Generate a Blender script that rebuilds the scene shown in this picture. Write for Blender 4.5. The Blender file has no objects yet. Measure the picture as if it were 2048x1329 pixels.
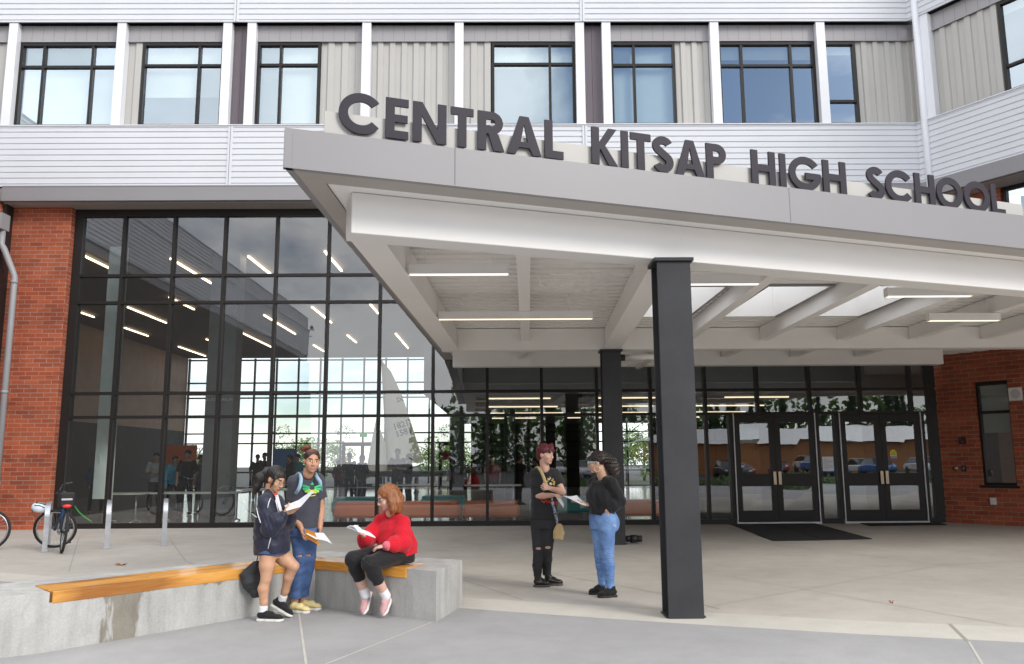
import bpy, bmesh, math, random
import numpy as np
from mathutils import Vector, Matrix
random.seed(7); rng = np.random.default_rng(7)
COL = bpy.context.scene.collection
# ------------------------------------------------------------------ camera model (also used to measure points of the place)
H, F, PIT, YAW, ROLL = 1.45, 1654.5, .1545, -.0096, -.0064
_cy, _sy, _cp, _sp, _cr, _sr = math.cos(YAW), math.sin(YAW), math.cos(PIT), math.sin(PIT), math.cos(ROLL), math.sin(ROLL)
_r = np.array([_cy, _sy, 0]); _f = np.array([-_sy, _cy, 0]); _z = np.array([0, 0, 1.])
FWD = _cp*_f + _sp*_z; _u = -_sp*_f + _cp*_z
RGT = _cr*_r + _sr*_u; UPV = -_sr*_r + _cr*_u
def at(x, y, Y):
    v = FWD*F + RGT*(x-1024) - UPV*(y-664.5)
    return np.array([0, 0, H]) + v*(Y/v[1])
def A3(*a): return np.array(a, float)
def nrm(v):
    v = np.array(v, float); return v/np.linalg.norm(v)
# ------------------------------------------------------------------ objects
def tag(o, label=None, cat=None, group=None, kind=None):
    if label: o['label'] = label
    if cat: o['category'] = cat
    if group: o['group'] = group
    if kind: o['kind'] = kind
    return o
def thing(name, label, cat, loc=(0, 0, 0), group=None, rz=0):
    o = bpy.data.objects.new(name, None); COL.objects.link(o); o.location = loc; o.rotation_euler = (0, 0, rz)
    o.empty_display_size = .1
    return tag(o, label, cat, group)
ORG = {}
def link(name, me, parent=None):
    o = bpy.data.objects.new(name, me); COL.objects.link(o)
    if parent is not None:
        o.parent = parent
    return o
def copy_tree(o, parent=None):
    c = o.copy(); COL.objects.link(c); c.parent = parent
    for ch in list(o.children):
        copy_tree(ch, c)
    return c
class MB:
    """collects faces of one mesh; T maps local to the parent's space"""
    def __init__(s, T=None): s.v = []; s.f = []; s.m = []; s.T = T; s.sm = []
    def add(s, vs, fs, mi=0, sm=False):
        b = len(s.v)
        for p in vs:
            p = tuple(float(c) for c in p)
            s.v.append(tuple(s.T(*p)) if s.T else p)
        for f in fs: s.f.append([b+i for i in f]); s.m.append(mi); s.sm.append(sm)
        return s
    def quad(s, a, b, c, d, mi=0): return s.add([a, b, c, d], [[0, 1, 2, 3]], mi)
    def box(s, x0, x1, y0, y1, z0, z1, mi=0):
        return s.add([(x0,y0,z0),(x1,y0,z0),(x1,y1,z0),(x0,y1,z0),(x0,y0,z1),(x1,y0,z1),(x1,y1,z1),(x0,y1,z1)],
                     [[0,3,2,1],[4,5,6,7],[0,1,5,4],[1,2,6,5],[2,3,7,6],[3,0,4,7]], mi)
    def prism(s, poly, z0, z1, mi=0):
        n = len(poly); vs = [(p[0], p[1], z0) for p in poly]+[(p[0], p[1], z1) for p in poly]
        fs = [list(range(n))[::-1], list(range(n, 2*n))]+[[i, (i+1) % n, n+(i+1) % n, n+i] for i in range(n)]
        return s.add(vs, fs, mi)
    def extr(s, prof, a, b, up=(0, 0, 1), mi=0, sm=False, caps=True):
        """profile of (side, up) pairs swept straight from a to b"""
        a = np.array(a, float); b = np.array(b, float); t = nrm(b-a); r = nrm(np.cross(t, up)); u = np.cross(r, t)
        n = len(prof); vs = [a+r*p[0]+u*p[1] for p in prof]+[b+r*p[0]+u*p[1] for p in prof]
        fs = [[i, (i+1) % n, n+(i+1) % n, n+i] for i in range(n)]
        if caps: fs += [list(range(n))[::-1], list(range(n, 2*n))]
        return s.add(vs, fs, mi, sm)
    def bar(s, a, b, w, h, up=(0, 0, 1), mi=0):
        return s.extr([(-w/2,-h/2),(w/2,-h/2),(w/2,h/2),(-w/2,h/2)], a, b, up, mi)
    def tube(s, pts, r, n=10, mi=0, closed=False):
        pts = [np.array(p, float) for p in pts]; N = len(pts); rr = r if hasattr(r, '__len__') else [r]*N
        vs = []; prev = None
        for i, p in enumerate(pts):
            if closed: t = nrm(pts[(i+1) % N]-pts[i-1])
            else: t = nrm(pts[min(i+1, N-1)]-pts[max(i-1, 0)])
            if prev is None:
                ref = A3(0, 0, 1) if abs(t[2]) < .9 else A3(1, 0, 0); u = nrm(np.cross(t, ref))
            else: u = nrm(prev-t*np.dot(prev, t))
            prev = u; w = np.cross(t, u)
            vs += [p+rr[i]*(math.cos(2*math.pi*k/n)*u+math.sin(2*math.pi*k/n)*w) for k in range(n)]
        fs = []
        for i in range(N if closed else N-1):
            j = (i+1) % N
            fs += [[i*n+k, i*n+(k+1) % n, j*n+(k+1) % n, j*n+k] for k in range(n)]
        if not closed: fs += [list(range(n))[::-1], list(range((N-1)*n, N*n))]
        return s.add(vs, fs, mi, True)
    def ball(s, c, r, n=10, mi=0):
        r = r if hasattr(r, '__len__') else (r, r, r); vs = [(c[0], c[1], c[2]+r[2])]; m = n*2
        for i in range(1, n):
            th = math.pi*i/n
            vs += [(c[0]+r[0]*math.sin(th)*math.cos(2*math.pi*k/m), c[1]+r[1]*math.sin(th)*math.sin(2*math.pi*k/m), c[2]+r[2]*math.cos(th)) for k in range(m)]
        vs.append((c[0], c[1], c[2]-r[2])); fs = [[0, 1+k, 1+(k+1) % m] for k in range(m)]
        for i in range(n-2): fs += [[1+i*m+k, 1+(i+1)*m+k, 1+(i+1)*m+(k+1) % m, 1+i*m+(k+1) % m] for k in range(m)]
        L = len(vs)-1; fs += [[L, 1+(n-2)*m+(k+1) % m, 1+(n-2)*m+k] for k in range(m)]
        return s.add(vs, fs, mi, True)
    def build(s, name, mats, parent=None, bevel=0, recalc=True):
        me = bpy.data.meshes.new(name)
        bm = bmesh.new(); V = [bm.verts.new(p) for p in s.v]; 
        for f, mi, sm in zip(s.f, s.m, s.sm):
            try: fc = bm.faces.new([V[i] for i in f])
            except ValueError: continue
            fc.material_index = mi; fc.smooth = sm
        if recalc: bmesh.ops.recalc_face_normals(bm, faces=bm.faces)
        if bevel:
            es = [e for e in bm.edges if len(e.link_faces) == 2 and e.calc_face_angle(0) > .6]
            bmesh.ops.bevel(bm, geom=es, offset=bevel, segments=1, affect='EDGES', profile=.5)
        bm.normal_update(); uv = bm.loops.layers.uv.new('uv')
        for fc in bm.faces:
            n = fc.normal
            if abs(n.z) > .7: 
                for l in fc.loops: l[uv].uv = (l.vert.co.x, l.vert.co.y)
            else:
                t = Vector((-n.y, n.x, 0)).normalized()
                for l in fc.loops: l[uv].uv = (l.vert.co.dot(t), l.vert.co.z)
        bm.to_mesh(me); bm.free()
        for m in (mats if isinstance(mats, (list, tuple)) else [mats]): me.materials.append(m)
        return link(name, me, parent)
# ------------------------------------------------------------------ materials
def nodes(name):
    m = bpy.data.materials.new(name); m.use_nodes = True; nt = m.node_tree
    return m, nt, nt.nodes['Principled BSDF'], nt.links
def ramp(nt, fac, stops, L):
    r = nt.nodes.new('ShaderNodeValToRGB'); e = r.color_ramp.elements
    while len(e) < len(stops): e.new(.5)
    for q, (p, c) in zip(e, stops): q.position = p; q.color = (*c, 1) if len(c) == 3 else c
    L.new(fac, r.inputs[0]); return r.outputs[0]
def noise(nt, L, vec, scale, detail=4, rough=.6, dist=0):
    n = nt.nodes.new('ShaderNodeTexNoise'); n.inputs['Scale'].default_value = scale; n.inputs['Detail'].default_value = detail
    n.inputs['Roughness'].default_value = rough; n.inputs['Distortion'].default_value = dist
    if vec is not None: L.new(vec, n.inputs['Vector'])
    return n.outputs['Fac']
def coords(nt, kind='Object', scale=None, L=None):
    t = nt.nodes.new('ShaderNodeTexCoord').outputs[kind]
    if scale is None: return t
    mp = nt.nodes.new('ShaderNodeMapping'); mp.inputs['Scale'].default_value = scale; L.new(t, mp.inputs[0]); return mp.outputs[0]
def mulc(nt, L, a, b, fac=1.0, mode='MULTIPLY'):
    x = nt.nodes.new('ShaderNodeMix'); x.data_type = 'RGBA'; x.blend_type = mode; x.inputs[0].default_value = fac
    for s, v in ((x.inputs[6], a), (x.inputs[7], b)):
        if isinstance(v, tuple): s.default_value = (*v, 1)
        else: L.new(v, s)
    return x.outputs[2]
def bump(nt, L, h, b, strength=.3, dist=.01):
    n = nt.nodes.new('ShaderNodeBump'); n.inputs['Strength'].default_value = strength; n.inputs['Distance'].default_value = dist
    L.new(h, n.inputs['Height']); L.new(n.outputs[0], b.inputs['Normal'])
def M(name, col, rough=.6, metal=0, var=.12, vs=3.0, bmp=0, bs=60, spec=.5, bd=.004):
    m, nt, b, L = nodes(name); b.inputs['Roughness'].default_value = rough; b.inputs['Metallic'].default_value = metal
    b.inputs['Specular IOR Level'].default_value = spec; v = coords(nt)
    if var:
        n = noise(nt, L, v, vs, 5)
        c = ramp(nt, n, [(.25, tuple(x*(1-var) for x in col)), (.75, tuple(min(1, x*(1+var)) for x in col))], L); L.new(c, b.inputs['Base Color'])
    else: b.inputs['Base Color'].default_value = (*col, 1)
    if bmp: bump(nt, L, noise(nt, L, v, bs, 3), b, bmp, bd)
    return m
def emis(name, col, s):
    m, nt, b, L = nodes(name); b.inputs['Base Color'].default_value = (*col, 1); b.inputs['Emission Color'].default_value = (*col, 1)
    b.inputs['Emission Strength'].default_value = s; return m
def glass(name, tint, base, gain, wav=.0, ws=1.2, rcol=(.95, .97, 1)):
    m, nt, b, L = nodes(name); nt.nodes.remove(b); out = nt.nodes['Material Output']
    tr = nt.nodes.new('ShaderNodeBsdfTransparent'); tr.inputs[0].default_value = (*tint, 1)
    gl = nt.nodes.new('ShaderNodeBsdfGlossy'); gl.inputs['Roughness'].default_value = .0; gl.inputs['Color'].default_value = (*rcol, 1)
    fr = nt.nodes.new('ShaderNodeFresnel'); fr.inputs[0].default_value = 1.5
    ma = nt.nodes.new('ShaderNodeMath'); ma.operation = 'MULTIPLY_ADD'; ma.inputs[1].default_value = gain; ma.inputs[2].default_value = base; ma.use_clamp = True
    L.new(fr.outputs[0], ma.inputs[0]); mx = nt.nodes.new('ShaderNodeMixShader'); L.new(ma.outputs[0], mx.inputs[0]); L.new(tr.outputs[0], mx.inputs[1]); L.new(gl.outputs[0], mx.inputs[2])
    L.new(mx.outputs[0], out.inputs[0])
    if wav:
        bp = nt.nodes.new('ShaderNodeBump'); bp.inputs['Strength'].default_value = 1; bp.inputs['Distance'].default_value = wav
        L.new(noise(nt, L, coords(nt), ws, 1.5, .4), bp.inputs['Height']); L.new(bp.outputs[0], gl.inputs['Normal'])
    return m
def brick(name, c1, c2, c3, mort):
    m, nt, b, L = nodes(name); uv = coords(nt, 'UV'); t = nt.nodes.new('ShaderNodeTexBrick'); L.new(uv, t.inputs[0])
    t.inputs['Scale'].default_value = 1; t.inputs['Brick Width'].default_value = .305; t.inputs['Row Height'].default_value = .0985
    t.inputs['Mortar Size'].default_value = .0065; t.inputs['Mortar Smooth'].default_value = .15; t.inputs['Bias'].default_value = -.1
    t.inputs['Color1'].default_value = (*c1, 1); t.inputs['Color2'].default_value = (*c2, 1); t.inputs['Mortar'].default_value = (*mort, 1)
    big = ramp(nt, noise(nt, L, uv, .9, 3), [(.35, (.86, .86, .86)), (.7, (1.1, 1.08, 1.06))], L)
    fine = ramp(nt, noise(nt, L, uv, 38, 4, .7), [(.3, (.78, .76, .76)), (.7, (1.12, 1.1, 1.1))], L)
    # per-brick third colour
    mp = nt.nodes.new('ShaderNodeMapping'); mp.inputs['Scale'].default_value = (3.28, 10.15, 1); L.new(uv, mp.inputs[0])
    wn = nt.nodes.new('ShaderNodeTexVoronoi'); wn.inputs['Scale'].default_value = .5; L.new(mp.outputs[0], wn.inputs['Vector'])
    third = ramp(nt, wn.outputs['Color'], [(.25, c3), (.6, (1, 1, 1))], L)
    c = mulc(nt, L, mulc(nt, L, mulc(nt, L, t.outputs['Color'], third, .55), big, .8), fine, .8); L.new(c, b.inputs['Base Color'])
    b.inputs['Roughness'].default_value = .85
    iv = nt.nodes.new('ShaderNodeMath'); iv.operation = 'SUBTRACT'; iv.inputs[0].default_value = 1; L.new(t.outputs['Fac'], iv.inputs[1])
    bump(nt, L, iv.outputs[0], b, .6, .006); return m
def concrete(name, dark, light, fine=90, stain=.25, bmp=.12, warm=None, spk=.12):
    m, nt, b, L = nodes(name); v = coords(nt)
    c = ramp(nt, noise(nt, L, v, .55, 6, .62, .6), [(.3, dark), (.72, light)], L)
    c = mulc(nt, L, c, ramp(nt, noise(nt, L, v, 3.2, 6, .7, .3), [(.28, (1-stain,)*3), (.55, (1, 1, 1)), (.8, (1.06, 1.05, 1.04))], L))
    c = mulc(nt, L, c, ramp(nt, noise(nt, L, v, fine, 2, .8), [(.3, (1-spk*1.6,)*3), (.68, (1+spk,)*3)], L))
    c = mulc(nt, L, c, ramp(nt, noise(nt, L, v, 14, 3, .7), [(.24, (.72, .70, .66)), (.33, (1, 1, 1))], L), .6)
    vz = nt.nodes.new('ShaderNodeTexVoronoi'); vz.inputs['Scale'].default_value = 1.9; L.new(v, vz.inputs['Vector'])
    c = mulc(nt, L, c, ramp(nt, vz.outputs['Distance'], [(.022, (.55, .54, .52)), (.04, (1, 1, 1))], L), .55)
    c = mulc(nt, L, c, ramp(nt, noise(nt, L, v, .17, 3, .5), [(.35, (.90, .895, .885)), (.62, (1.05, 1.05, 1.05))], L), 1)
    L.new(c, b.inputs['Base Color']); b.inputs['Roughness'].default_value = .82; b.inputs['Specular IOR Level'].default_value = .3
    bump(nt, L, noise(nt, L, v, fine, 4, .7), b, bmp, .004); return m
MT = {}
MT['plaza'] = concrete('plaza_concrete', (.475, .442, .393), (.57, .537, .487), stain=.10, spk=.08)
MT['border'] = concrete('border_concrete', (.56, .53, .47), (.64, .61, .55), stain=.08)
MT['fore'] = concrete('forecourt_concrete', (.36, .355, .358), (.42, .413, .415), fine=140, stain=.09, spk=.2)
MT['asphalt'] = concrete('asphalt', (.045, .045, .048), (.07, .07, .07), fine=160, spk=.3)
MT['joint'] = M('joint_filler', (.33, .30, .26), .9)
MT['jointl'] = M('pale_joint', (.52, .495, .44), .9)
MT['wallc'] = concrete('cast_concrete', (.36, .36, .345), (.52, .515, .50), fine=55, stain=.32, bmp=.2)
MT['brick'] = brick('orange_brick', (.47, .118, .050), (.30, .068, .034), (.70, .60, .58), (.40, .32, .25))
MT['band'] = M('white_metal_cladding', (.665, .675, .71), .38, .0, .03, 1.2)
MT['post'] = M('white_metal_post', (.77, .78, .82), .38, 0, .02)
MT['beige'] = M('beige_metal_panel', (.47, .455, .43), .5, 0, .03, 1.5)
MT['grey'] = M('warm_grey_metal', (.255, .245, .255), .42, 0, .03, .8)
MT['greyh'] = M('header_grey_metal', (.35, .335, .345), .45, 0, .03, .8)
MT['seam'] = M('panel_seam', (.17, .165, .17), .6)
MT['mauve'] = M('dark_mauve_metal', (.13, .105, .12), .42, 0, .04)
MT['bronze'] = M('dark_bronze_frame', (.017, .014, .013), .5, 0, .08, spec=.35)
MT['blackwall'] = M('cavity_black', (.012, .012, .012), .9)
MT['white'] = M('white_canopy_paint', (.91, .89, .865), .5, 0, .025, .9)
MT['deck'] = M('white_deck_paint', (.91, .89, .86), .5, 0, .03, 1.0)
MT['soffit'] = M('soffit_grey', (.42, .39, .36), .55, 0, .03)
MT['steel'] = M('charcoal_steel_paint', (.036, .036, .040), .48, 0, .22, 2.5, .15, 60, .4)
MT['sign'] = M('sign_letter_metal', (.034, .029, .040), .5, 0, .08, 6, spec=.2)
MT['galv'] = M('galvanised_steel', (.56, .57, .60), .34, .75, .14, 9)
MT['pipe'] = M('grey_pipe_paint', (.30, .305, .32), .45, 0, .05)
MT['lampw'] = emis('lamp_warm', (1, .88, .70), 1.1)
MT['lampm'] = emis('lamp_mezzanine', (1, .80, .55), 1.6)
MT['lampc'] = emis('lamp_interior', (1, .80, .54), 6)
MT['glass'] = glass('curtain_glass', (.86, .90, .88), .07, 2.0, .0018, .7)
MT['glassu'] = glass('upper_window_glass', (.84, .91, .90), .27, 2.5, .003, .8, (.78, .90, 1))
MT['glassd'] = glass('door_glass', (.55, .60, .58), .10, 2.4, .0015, 1.0)
MT['blind'] = M('roller_blind', (.80, .83, .76), .9, 0, .03)
MT['dark'] = M('dark_room', (.03, .032, .035), .9)
MT['rubber'] = M('black_mat', (.018, .018, .018), .95, 0, .2, 30, .4, 200)
MT['black'] = M('black_plastic', (.02, .02, .022), .4)
MT['whitep'] = M('white_plastic', (.78, .78, .78), .4)
MT['paper'] = M('paper', (.84, .85, .90), .8, 0, .02)
MT['orangep'] = M('manila_orange', (.85, .36, .05), .7)
# ------------------------------------------------------------------ the ground
EDGE = [(-14, 14.3), (-4.4, 9.9), (-.45, 8.60), (.55, 8.15), (1.52, 7.74), (2.9, 7.22), (4.13, 6.83), (6.5, 6.1), (10, 5.2), (24, 2.2)]
BAND = [(-14, 14.9), (-4.4, 10.5), (-.46, 9.25), (.6, 8.8), (1.65, 8.35), (3.0, 7.85), (4.45, 7.42), (6.7, 6.72), (10.1, 5.8), (24, 2.9)]
def sheet(name, poly, z, mat, kind='structure'):
    b = MB(); b.add([(p[0], p[1], z) for p in poly], [list(range(len(poly)))]); o = b.build(name, mat, recalc=False)
    tag(o, kind=kind); return o
sheet('ground', [(-260, -260), (260, -260), (260, 260), (-260, 260)], -.016, MT['asphalt'])
sheet('forecourt_pavement', [(-26, -9), (26, -9)]+EDGE[::-1]+[(-26, 14.3)], 0, MT['fore'])
pl = MB(); pl.add([(p[0], p[1], 0) for p in BAND]+[(24, 19.18, 0), (-14, 19.18, 0)], [list(range(len(BAND)+2))])
def strip(b, pts, w, z, mi):
    for p, q in zip(pts, pts[1:]):
        p = np.array(p, float); q = np.array(q, float); n = nrm(A3(-(q-p)[1], (q-p)[0], 0))[:2]*w/2
        b.add([(*(p-n), z), (*(q-n), z), (*(q+n), z), (*(p+n), z)], [[0, 1, 2, 3]], mi)
for i, L in enumerate(([(-.6, 19), (2.58, 11.13), (3.35, 9.63), (4.4, 7.5)], [(6.04, 11.69), (2.19, 8.69), (1.9, 8.4)], [(3.78, 16.17), (6.04, 11.69), (8.0, 7.4)],
          [(6.24, 14.94), (9.0, 9.9)], [(-.52, 10.57), (.18, 9.06)], [(.31, 11.53), (1.74, 9.34), (2.1, 8.4)], [(-.55, 10.81), (2.58, 11.13), (6.04, 11.69), (12, 13)],
          [(-8.43, 16.86), (-5.91, 11.62)], [(-6.6, 16.72), (-4.75, 12.73), (-2.9, 10.2)], [(-9.5, 15.2), (-4.75, 15.4), (2.2, 16.0), (9, 16.6)])):
    strip(pl, L, .010, .0012+.0003*i, 1)
o = pl.build('plaza', [MT['plaza'], MT['joint']], recalc=False); tag(o, kind='structure')
b = MB()
for i in range(len(EDGE)-1):
    b.add([(*EDGE[i], 0), (*EDGE[i+1], 0), (*BAND[i+1], 0), (*BAND[i], 0)], [[0, 1, 2, 3]], 0)
strip(b, [(3.93, 7.6), (3.7, 6.9)], .03, .0016, 1)
o = b.build('pavement_border', [MT['border'], MT['joint']], recalc=False); tag(o, kind='structure')
b = MB()
strip(b, [(-.61, 8.02), (-1.31, 6.31), (-3.2, 1.7)], .017, .002, 0); strip(b, [(-2.0, 8.35), (-1.45, 6.32), (-.2, 1.6)], .019, .0023, 0); strip(b, [(3.7, 6.88), (3.39, 6.15), (1.6, 2.0)], .019, .002, 0)
o = b.build('pavement_joint_lines', MT['jointl'], recalc=False); tag(o, kind='structure')
# ------------------------------------------------------------------ the school building
D = 19.22
BLD = thing('school_building', 'large school building with white ribbed metal upper storey over tall glass wall and orange brick', 'building', (0, D, 0))
BINV = Matrix.Translation((0, -D, 0))
def under(o, parent=BLD):
    o.parent = parent; o.matrix_parent_inverse = BINV if parent is BLD else Matrix.Identity(4); return o
def bpart(mb, name, mats, parent=None, **k):
    o = mb.build(name, mats, None, **k); o.parent = parent or BLD
    if parent is None: o.matrix_parent_inverse = BINV
    return o
def frame(p0, t):
    t = nrm(A3(t[0], t[1], 0)); n = A3(t[1], -t[0], 0)
    return lambda s, d, z: (p0[0]+t[0]*s+n[0]*d, p0[1]+t[1]*s+n[1]*d, z)
MAIN = frame((0, 18.85), (1, 0)); RW = frame((10.03, 18.75), (.55, -.835)); LW = frame((-11.95, -12), (0, 1))
def ribbed(T, s0, s1, z0, z1, d, name='metal_cladding_band', pitch=.142, joints=()):
    """horizontal trapezoid ribs"""
    b = MB(T); n = max(1, round((z1-z0-.06)/pitch)); p = (z1-z0-.06)/n
    prof = [(d-.03, z0)]; prof.append((d+.012, z0)); prof.append((d+.012, z0+.03)); z = z0+.03
    for i in range(n):
        prof += [(d-.022, z+.004), (d-.022, z+.030), (d, z+.046), (d, z+p)]; z += p
    prof += [(d+.014, z1-.03), (d+.014, z1), (d-.03, z1)]
    m = len(prof); vs = [(s0, q[0], q[1]) for q in prof]+[(s1, q[0], q[1]) for q in prof]
    b.add(vs, [[i, i+1, m+i+1, m+i] for i in range(m-1)]+[list(range(m)), list(range(m, 2*m))])
    for j in joints: b.box(j-.055, j+.055, d-.02, d+.02, z0+.002, z1-.002, 0); b.box(j-.006, j+.006, d+.0, d+.0225, z0+.004, z1-.004, 1)
    b.box(s0, s1, d-.02, d+.035, z1+.003, z1+.028, 0)
    return bpart(b, name, [MT['band'], MT['seam']], recalc=True)
def battens(T, s0, s1, z0, z1, name='ribbed_panel', pitch=.147):
    b = MB(T); n = max(1, round((s1-s0)/(2*pitch))); p = (s1-s0)/n; pts = []
    for i in range(n):
        s = s0+i*p; pts += [(s, .012), (s+p*.46, .012), (s+p*.52, .05), (s+p*.94, .05)]
    pts.append((s1, .012)); m = len(pts)
    b.add([(q[0], q[1], z0) for q in pts]+[(q[0], q[1], z1) for q in pts], [[i, i+1, m+i+1, m+i] for i in range(m-1)])
    return bpart(b, name, MT['beige'])
def window(T, s0, s1, mull, z0, z1, tr, drop=1.0, room=None):
    """frame with a head transom, panes, roller blind"""
    e = .065; b = MB(T)
    b.box(s0, s0+e, -.06, .07, z0, z1); b.box(s1-e, s1, -.06, .07, z0, z1); b.box(s0+e, s1-e, -.06, .07, z1-e, z1); b.box(s0+e, s1-e, -.06, .07, z0, z0+.07)
    if tr: b.box(s0+e, s1-e, -.05, .055, tr-.03, tr+.03)
    for mu in mull:
        segs = [(z0+.07, tr-.03), (tr+.03, z1-e)] if tr else [(z0+.07, z1-e)]
        for a, c in segs: b.box(mu-.03, mu+.03, -.05, .06, a, c)
    f = bpart(b, 'window', MT['bronze'])
    g = MB(T); xs = [s0+e-.01]+list(mull)+[s1-e+.01]; zs = [z0+.06]+([tr] if tr else [])+[z1-e+.01]
    for a, c in zip(xs, xs[1:]):
        for h, k in zip(zs, zs[1:]):
            j = [random.uniform(-.0015, .0015) for _ in range(3)]
            g.add([(a, .0+j[0], h), (c, .0+j[1], h), (c, j[1]+j[2], k), (a, j[0]+j[2], k)], [[0, 1, 2, 3]])
    bpart(g, 'pane', MT['glassu'], f)
    bl = MB(T); zb = z1-(z1-z0)*drop; bl.quad((s0+.03, -.14, zb), (s1-.03, -.14, zb), (s1-.03, -.14, z1), (s0+.03, -.14, z1)); bl.box(s0+.03, s1-.03, -.15, -.13, zb-.03, zb)
    bpart(bl, 'blind', MT['blind'], f)
    return f
ZB0, ZB1, ZT = 7.83, 9.30, 11.94
# ---- main upper storey
ribbed(MAIN, -12.6, 10.04, ZB0, ZB1, .25, joints=(-6.42, 1.93)); ribbed(MAIN, -14, 10.04, ZT, 14.4, .25, joints=(-6.42, 1.93))
b = MB(MAIN); b.box(-14, 10.6, -.40, -.32, ZB0, 14.4); b.box(-11.9, 10.2, -.3, .2, 14.42, 14.5); bpart(b, 'backing_wall', MT['dark'])
b = MB(MAIN); b.box(-11.9, 10.0, -.05, .2, ZB1-.1, ZB1-.02)
for a in (-11.75, -9.16, -6.62, -6.04, -3.28, -1.05, 1.86, 2.50, 5.12, 7.70):
    q = MB(MAIN); q.box(a-.105, a+.105, .0, .235, ZB1+.032, ZT-.003); bpart(q, 'post', MT['post'])
bpart(b, 'sill_board', MT['post'])
b = MB(MAIN); P = (-13.9, -11.75, -9.16, -6.62, -6.04, -3.28, -1.05, 1.86, 2.50, 5.12, 7.70, 10.45)
for i in range(len(P)-1):
    a, c = P[i]+.107, P[i+1]-.107
    if c-a < .8: continue
    b.box(a, c, -.02, .075, 11.53, ZT-.004)
    b.box(a, c, .06, .095, 11.515, 11.528)
    n = int((c-a)/.262)
    for k in range(1, n+1): b.box(a+k*.262-.003, a+k*.262+.003, .05, .0765, 11.535, ZT-.008, 1)
bpart(b, 'header_panel', [MT['greyh'], MT['seam']])
for a, c in ((-6.62, -6.04), (1.86, 2.50)):
    b = MB(MAIN)
    b.box(a+.107, c-.107, 0, .06, ZB1+.03, ZT-.004); m = (a+c)/2; b.box(m-.012, m+.012, .05, .075, ZB1+.03, ZT-.005)
    bpart(b, 'dark_panel', MT['mauve'])
ZW = 11.50
for a, c in ((-13.9, -11.86), (-9.05, -8.70), (-4.40, -3.39), (-3.17, -1.16), (-.94, -.28), (4.19, 5.01), (8.60, 10.30)): battens(MAIN, a, c, ZB1, 11.515)
for s0, s1, mu, tr, dr in ((-11.64, -9.27, (-11.07, -9.9), 10.9, 1), (-8.69, -6.735, (-7.33,), 10.93, .60), (-5.93, -4.41, (-5.37,), 10.94, .97), (-.27, 1.75, (1.14,), 10.95, .98),
                       (2.61, 4.18, (3.18,), 10.92, .97), (5.23, 7.59, (5.8, 7.0), 10.90, .16), (7.81, 8.59, (), 9.98, .1)):
    window(MAIN, s0, s1, mu, 9.36, ZW, tr, dr)
# ---- lower fascia and soffit of the main front
b = MB(MAIN); b.box(-11.62, 10.3, .20, .32, 7.46, ZB0-.004); b.box(-11.62, 10.3, .318, .335, 7.46, 7.485); b.box(-11.62, 10.3, .318, .328, ZB0-.03, ZB0-.006)
bpart(b, 'fascia', MT['grey'])
b = MB(MAIN); b.box(-11.62, 10.3, -.6, .2, 7.44, 7.52); b.box(-11.95, 10.3, -.38, .2, 7.53, 7.81); bpart(b, 'soffit', MT['soffit'])
# ---- right wing
ribbed(RW, .0, 16, ZB0, ZB1, .25); ribbed(RW, .0, 16, ZT, 14.4, .25)
b = MB(RW); b.box(0, 16, -.40, -.32, ZB0, 14.4); bpart(b, 'backing_wall', MT['dark'])
for a in (.38, 4.6): q = MB(RW); q.box(a-.105, a+.105, 0, .235, ZB1+.032, ZT-.003); bpart(q, 'post', MT['post'])
b = MB(RW); b.box(0, 16, -.02, .075, 11.53, ZT-.004); b.box(0, 16, .06, .095, 11.515, 11.528)
for k in range(1, 60): b.box(k*.262-.003, k*.262+.003, .05, .0765, 11.535, ZT-.008, 1)
bpart(b, 'header_panel', [MT['greyh'], MT['seam']])
battens(RW, -.1, .27, ZB1, 11.515); battens(RW, .49, 1.95, ZB1, 11.515); battens(RW, 6, 16, ZB1, 11.515)
window(RW, 1.97, 4.4, (2.6, 3.8), 9.36, ZW, 9.98, .1)
b = MB(RW); b.box(-.2, 16, .20, .32, 7.46, ZB0-.004); b.box(-.2, 16, .318, .335, 7.46, 7.485); bpart(b, 'fascia', MT['grey'])
b = MB(RW); b.box(-.2, 16, -.6, .2, 7.44, 7.52); b.box(-.2, 16, -.38, .2, 7.53, 7.81); bpart(b, 'soffit', MT['soffit'])
RB = frame((9.98, 19.25), (.6, -.8))
W0, W1, WZ0, WZ1 = .95, 1.66, .85, 3.13
b = MB(RB)
b.box(0, W0, -.3, 0, 0, 7.44); b.box(W1, 1.9, -.3, 0, 0, 7.44); b.box(W0, W1, -.3, 0, 0, WZ0); b.box(W0, W1, -.3, 0, WZ1, 7.44); b.box(1.9, 16, -.3, 0, 0, 5.0)
bpart(b, 'brick_wall', MT['brick'])
b = MB(RB); 
for a in np.arange(1.93, 15, 1.2): b.box(a, a+.07, -.2, -.05, 5.0, 7.44)
b.box(1.9, 16, -.19, -.06, 5.0, 5.08); b.box(1.9, 16, -.19, -.06, 6.6, 6.66); b.box(1.9, 16, -.19, -.06, 7.36, 7.44)
f = bpart(b, 'clerestory_window', MT['bronze']); b = MB(RB); b.quad((1.9, -.12, 5), (16, -.12, 5), (16, -.12, 7.44), (1.9, -.12, 7.44)); bpart(b, 'pane', MT['glassu'], f)
b = MB(RB); b.box(1.9, 16, -1.2, -1.1, 5, 7.44); bpart(b, 'backing_wall', MT['dark'])
b = MB(RB); e = .05
b.box(W0, W0+e, -.22, -.1, WZ0, WZ1); b.box(W1-e, W1, -.22, -.1, WZ0, WZ1); b.box(W0+e, W1-e, -.22, -.1, WZ0, WZ0+.06); b.box(W0+e, W1-e, -.22, -.1, WZ1-.08, WZ1); b.box(W0+e, W1-e, -.2, -.1, 2.42, 2.48)
b.box(W0-.05, W1+.05, -.24, .03, WZ0-.05, WZ0-.002)
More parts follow.
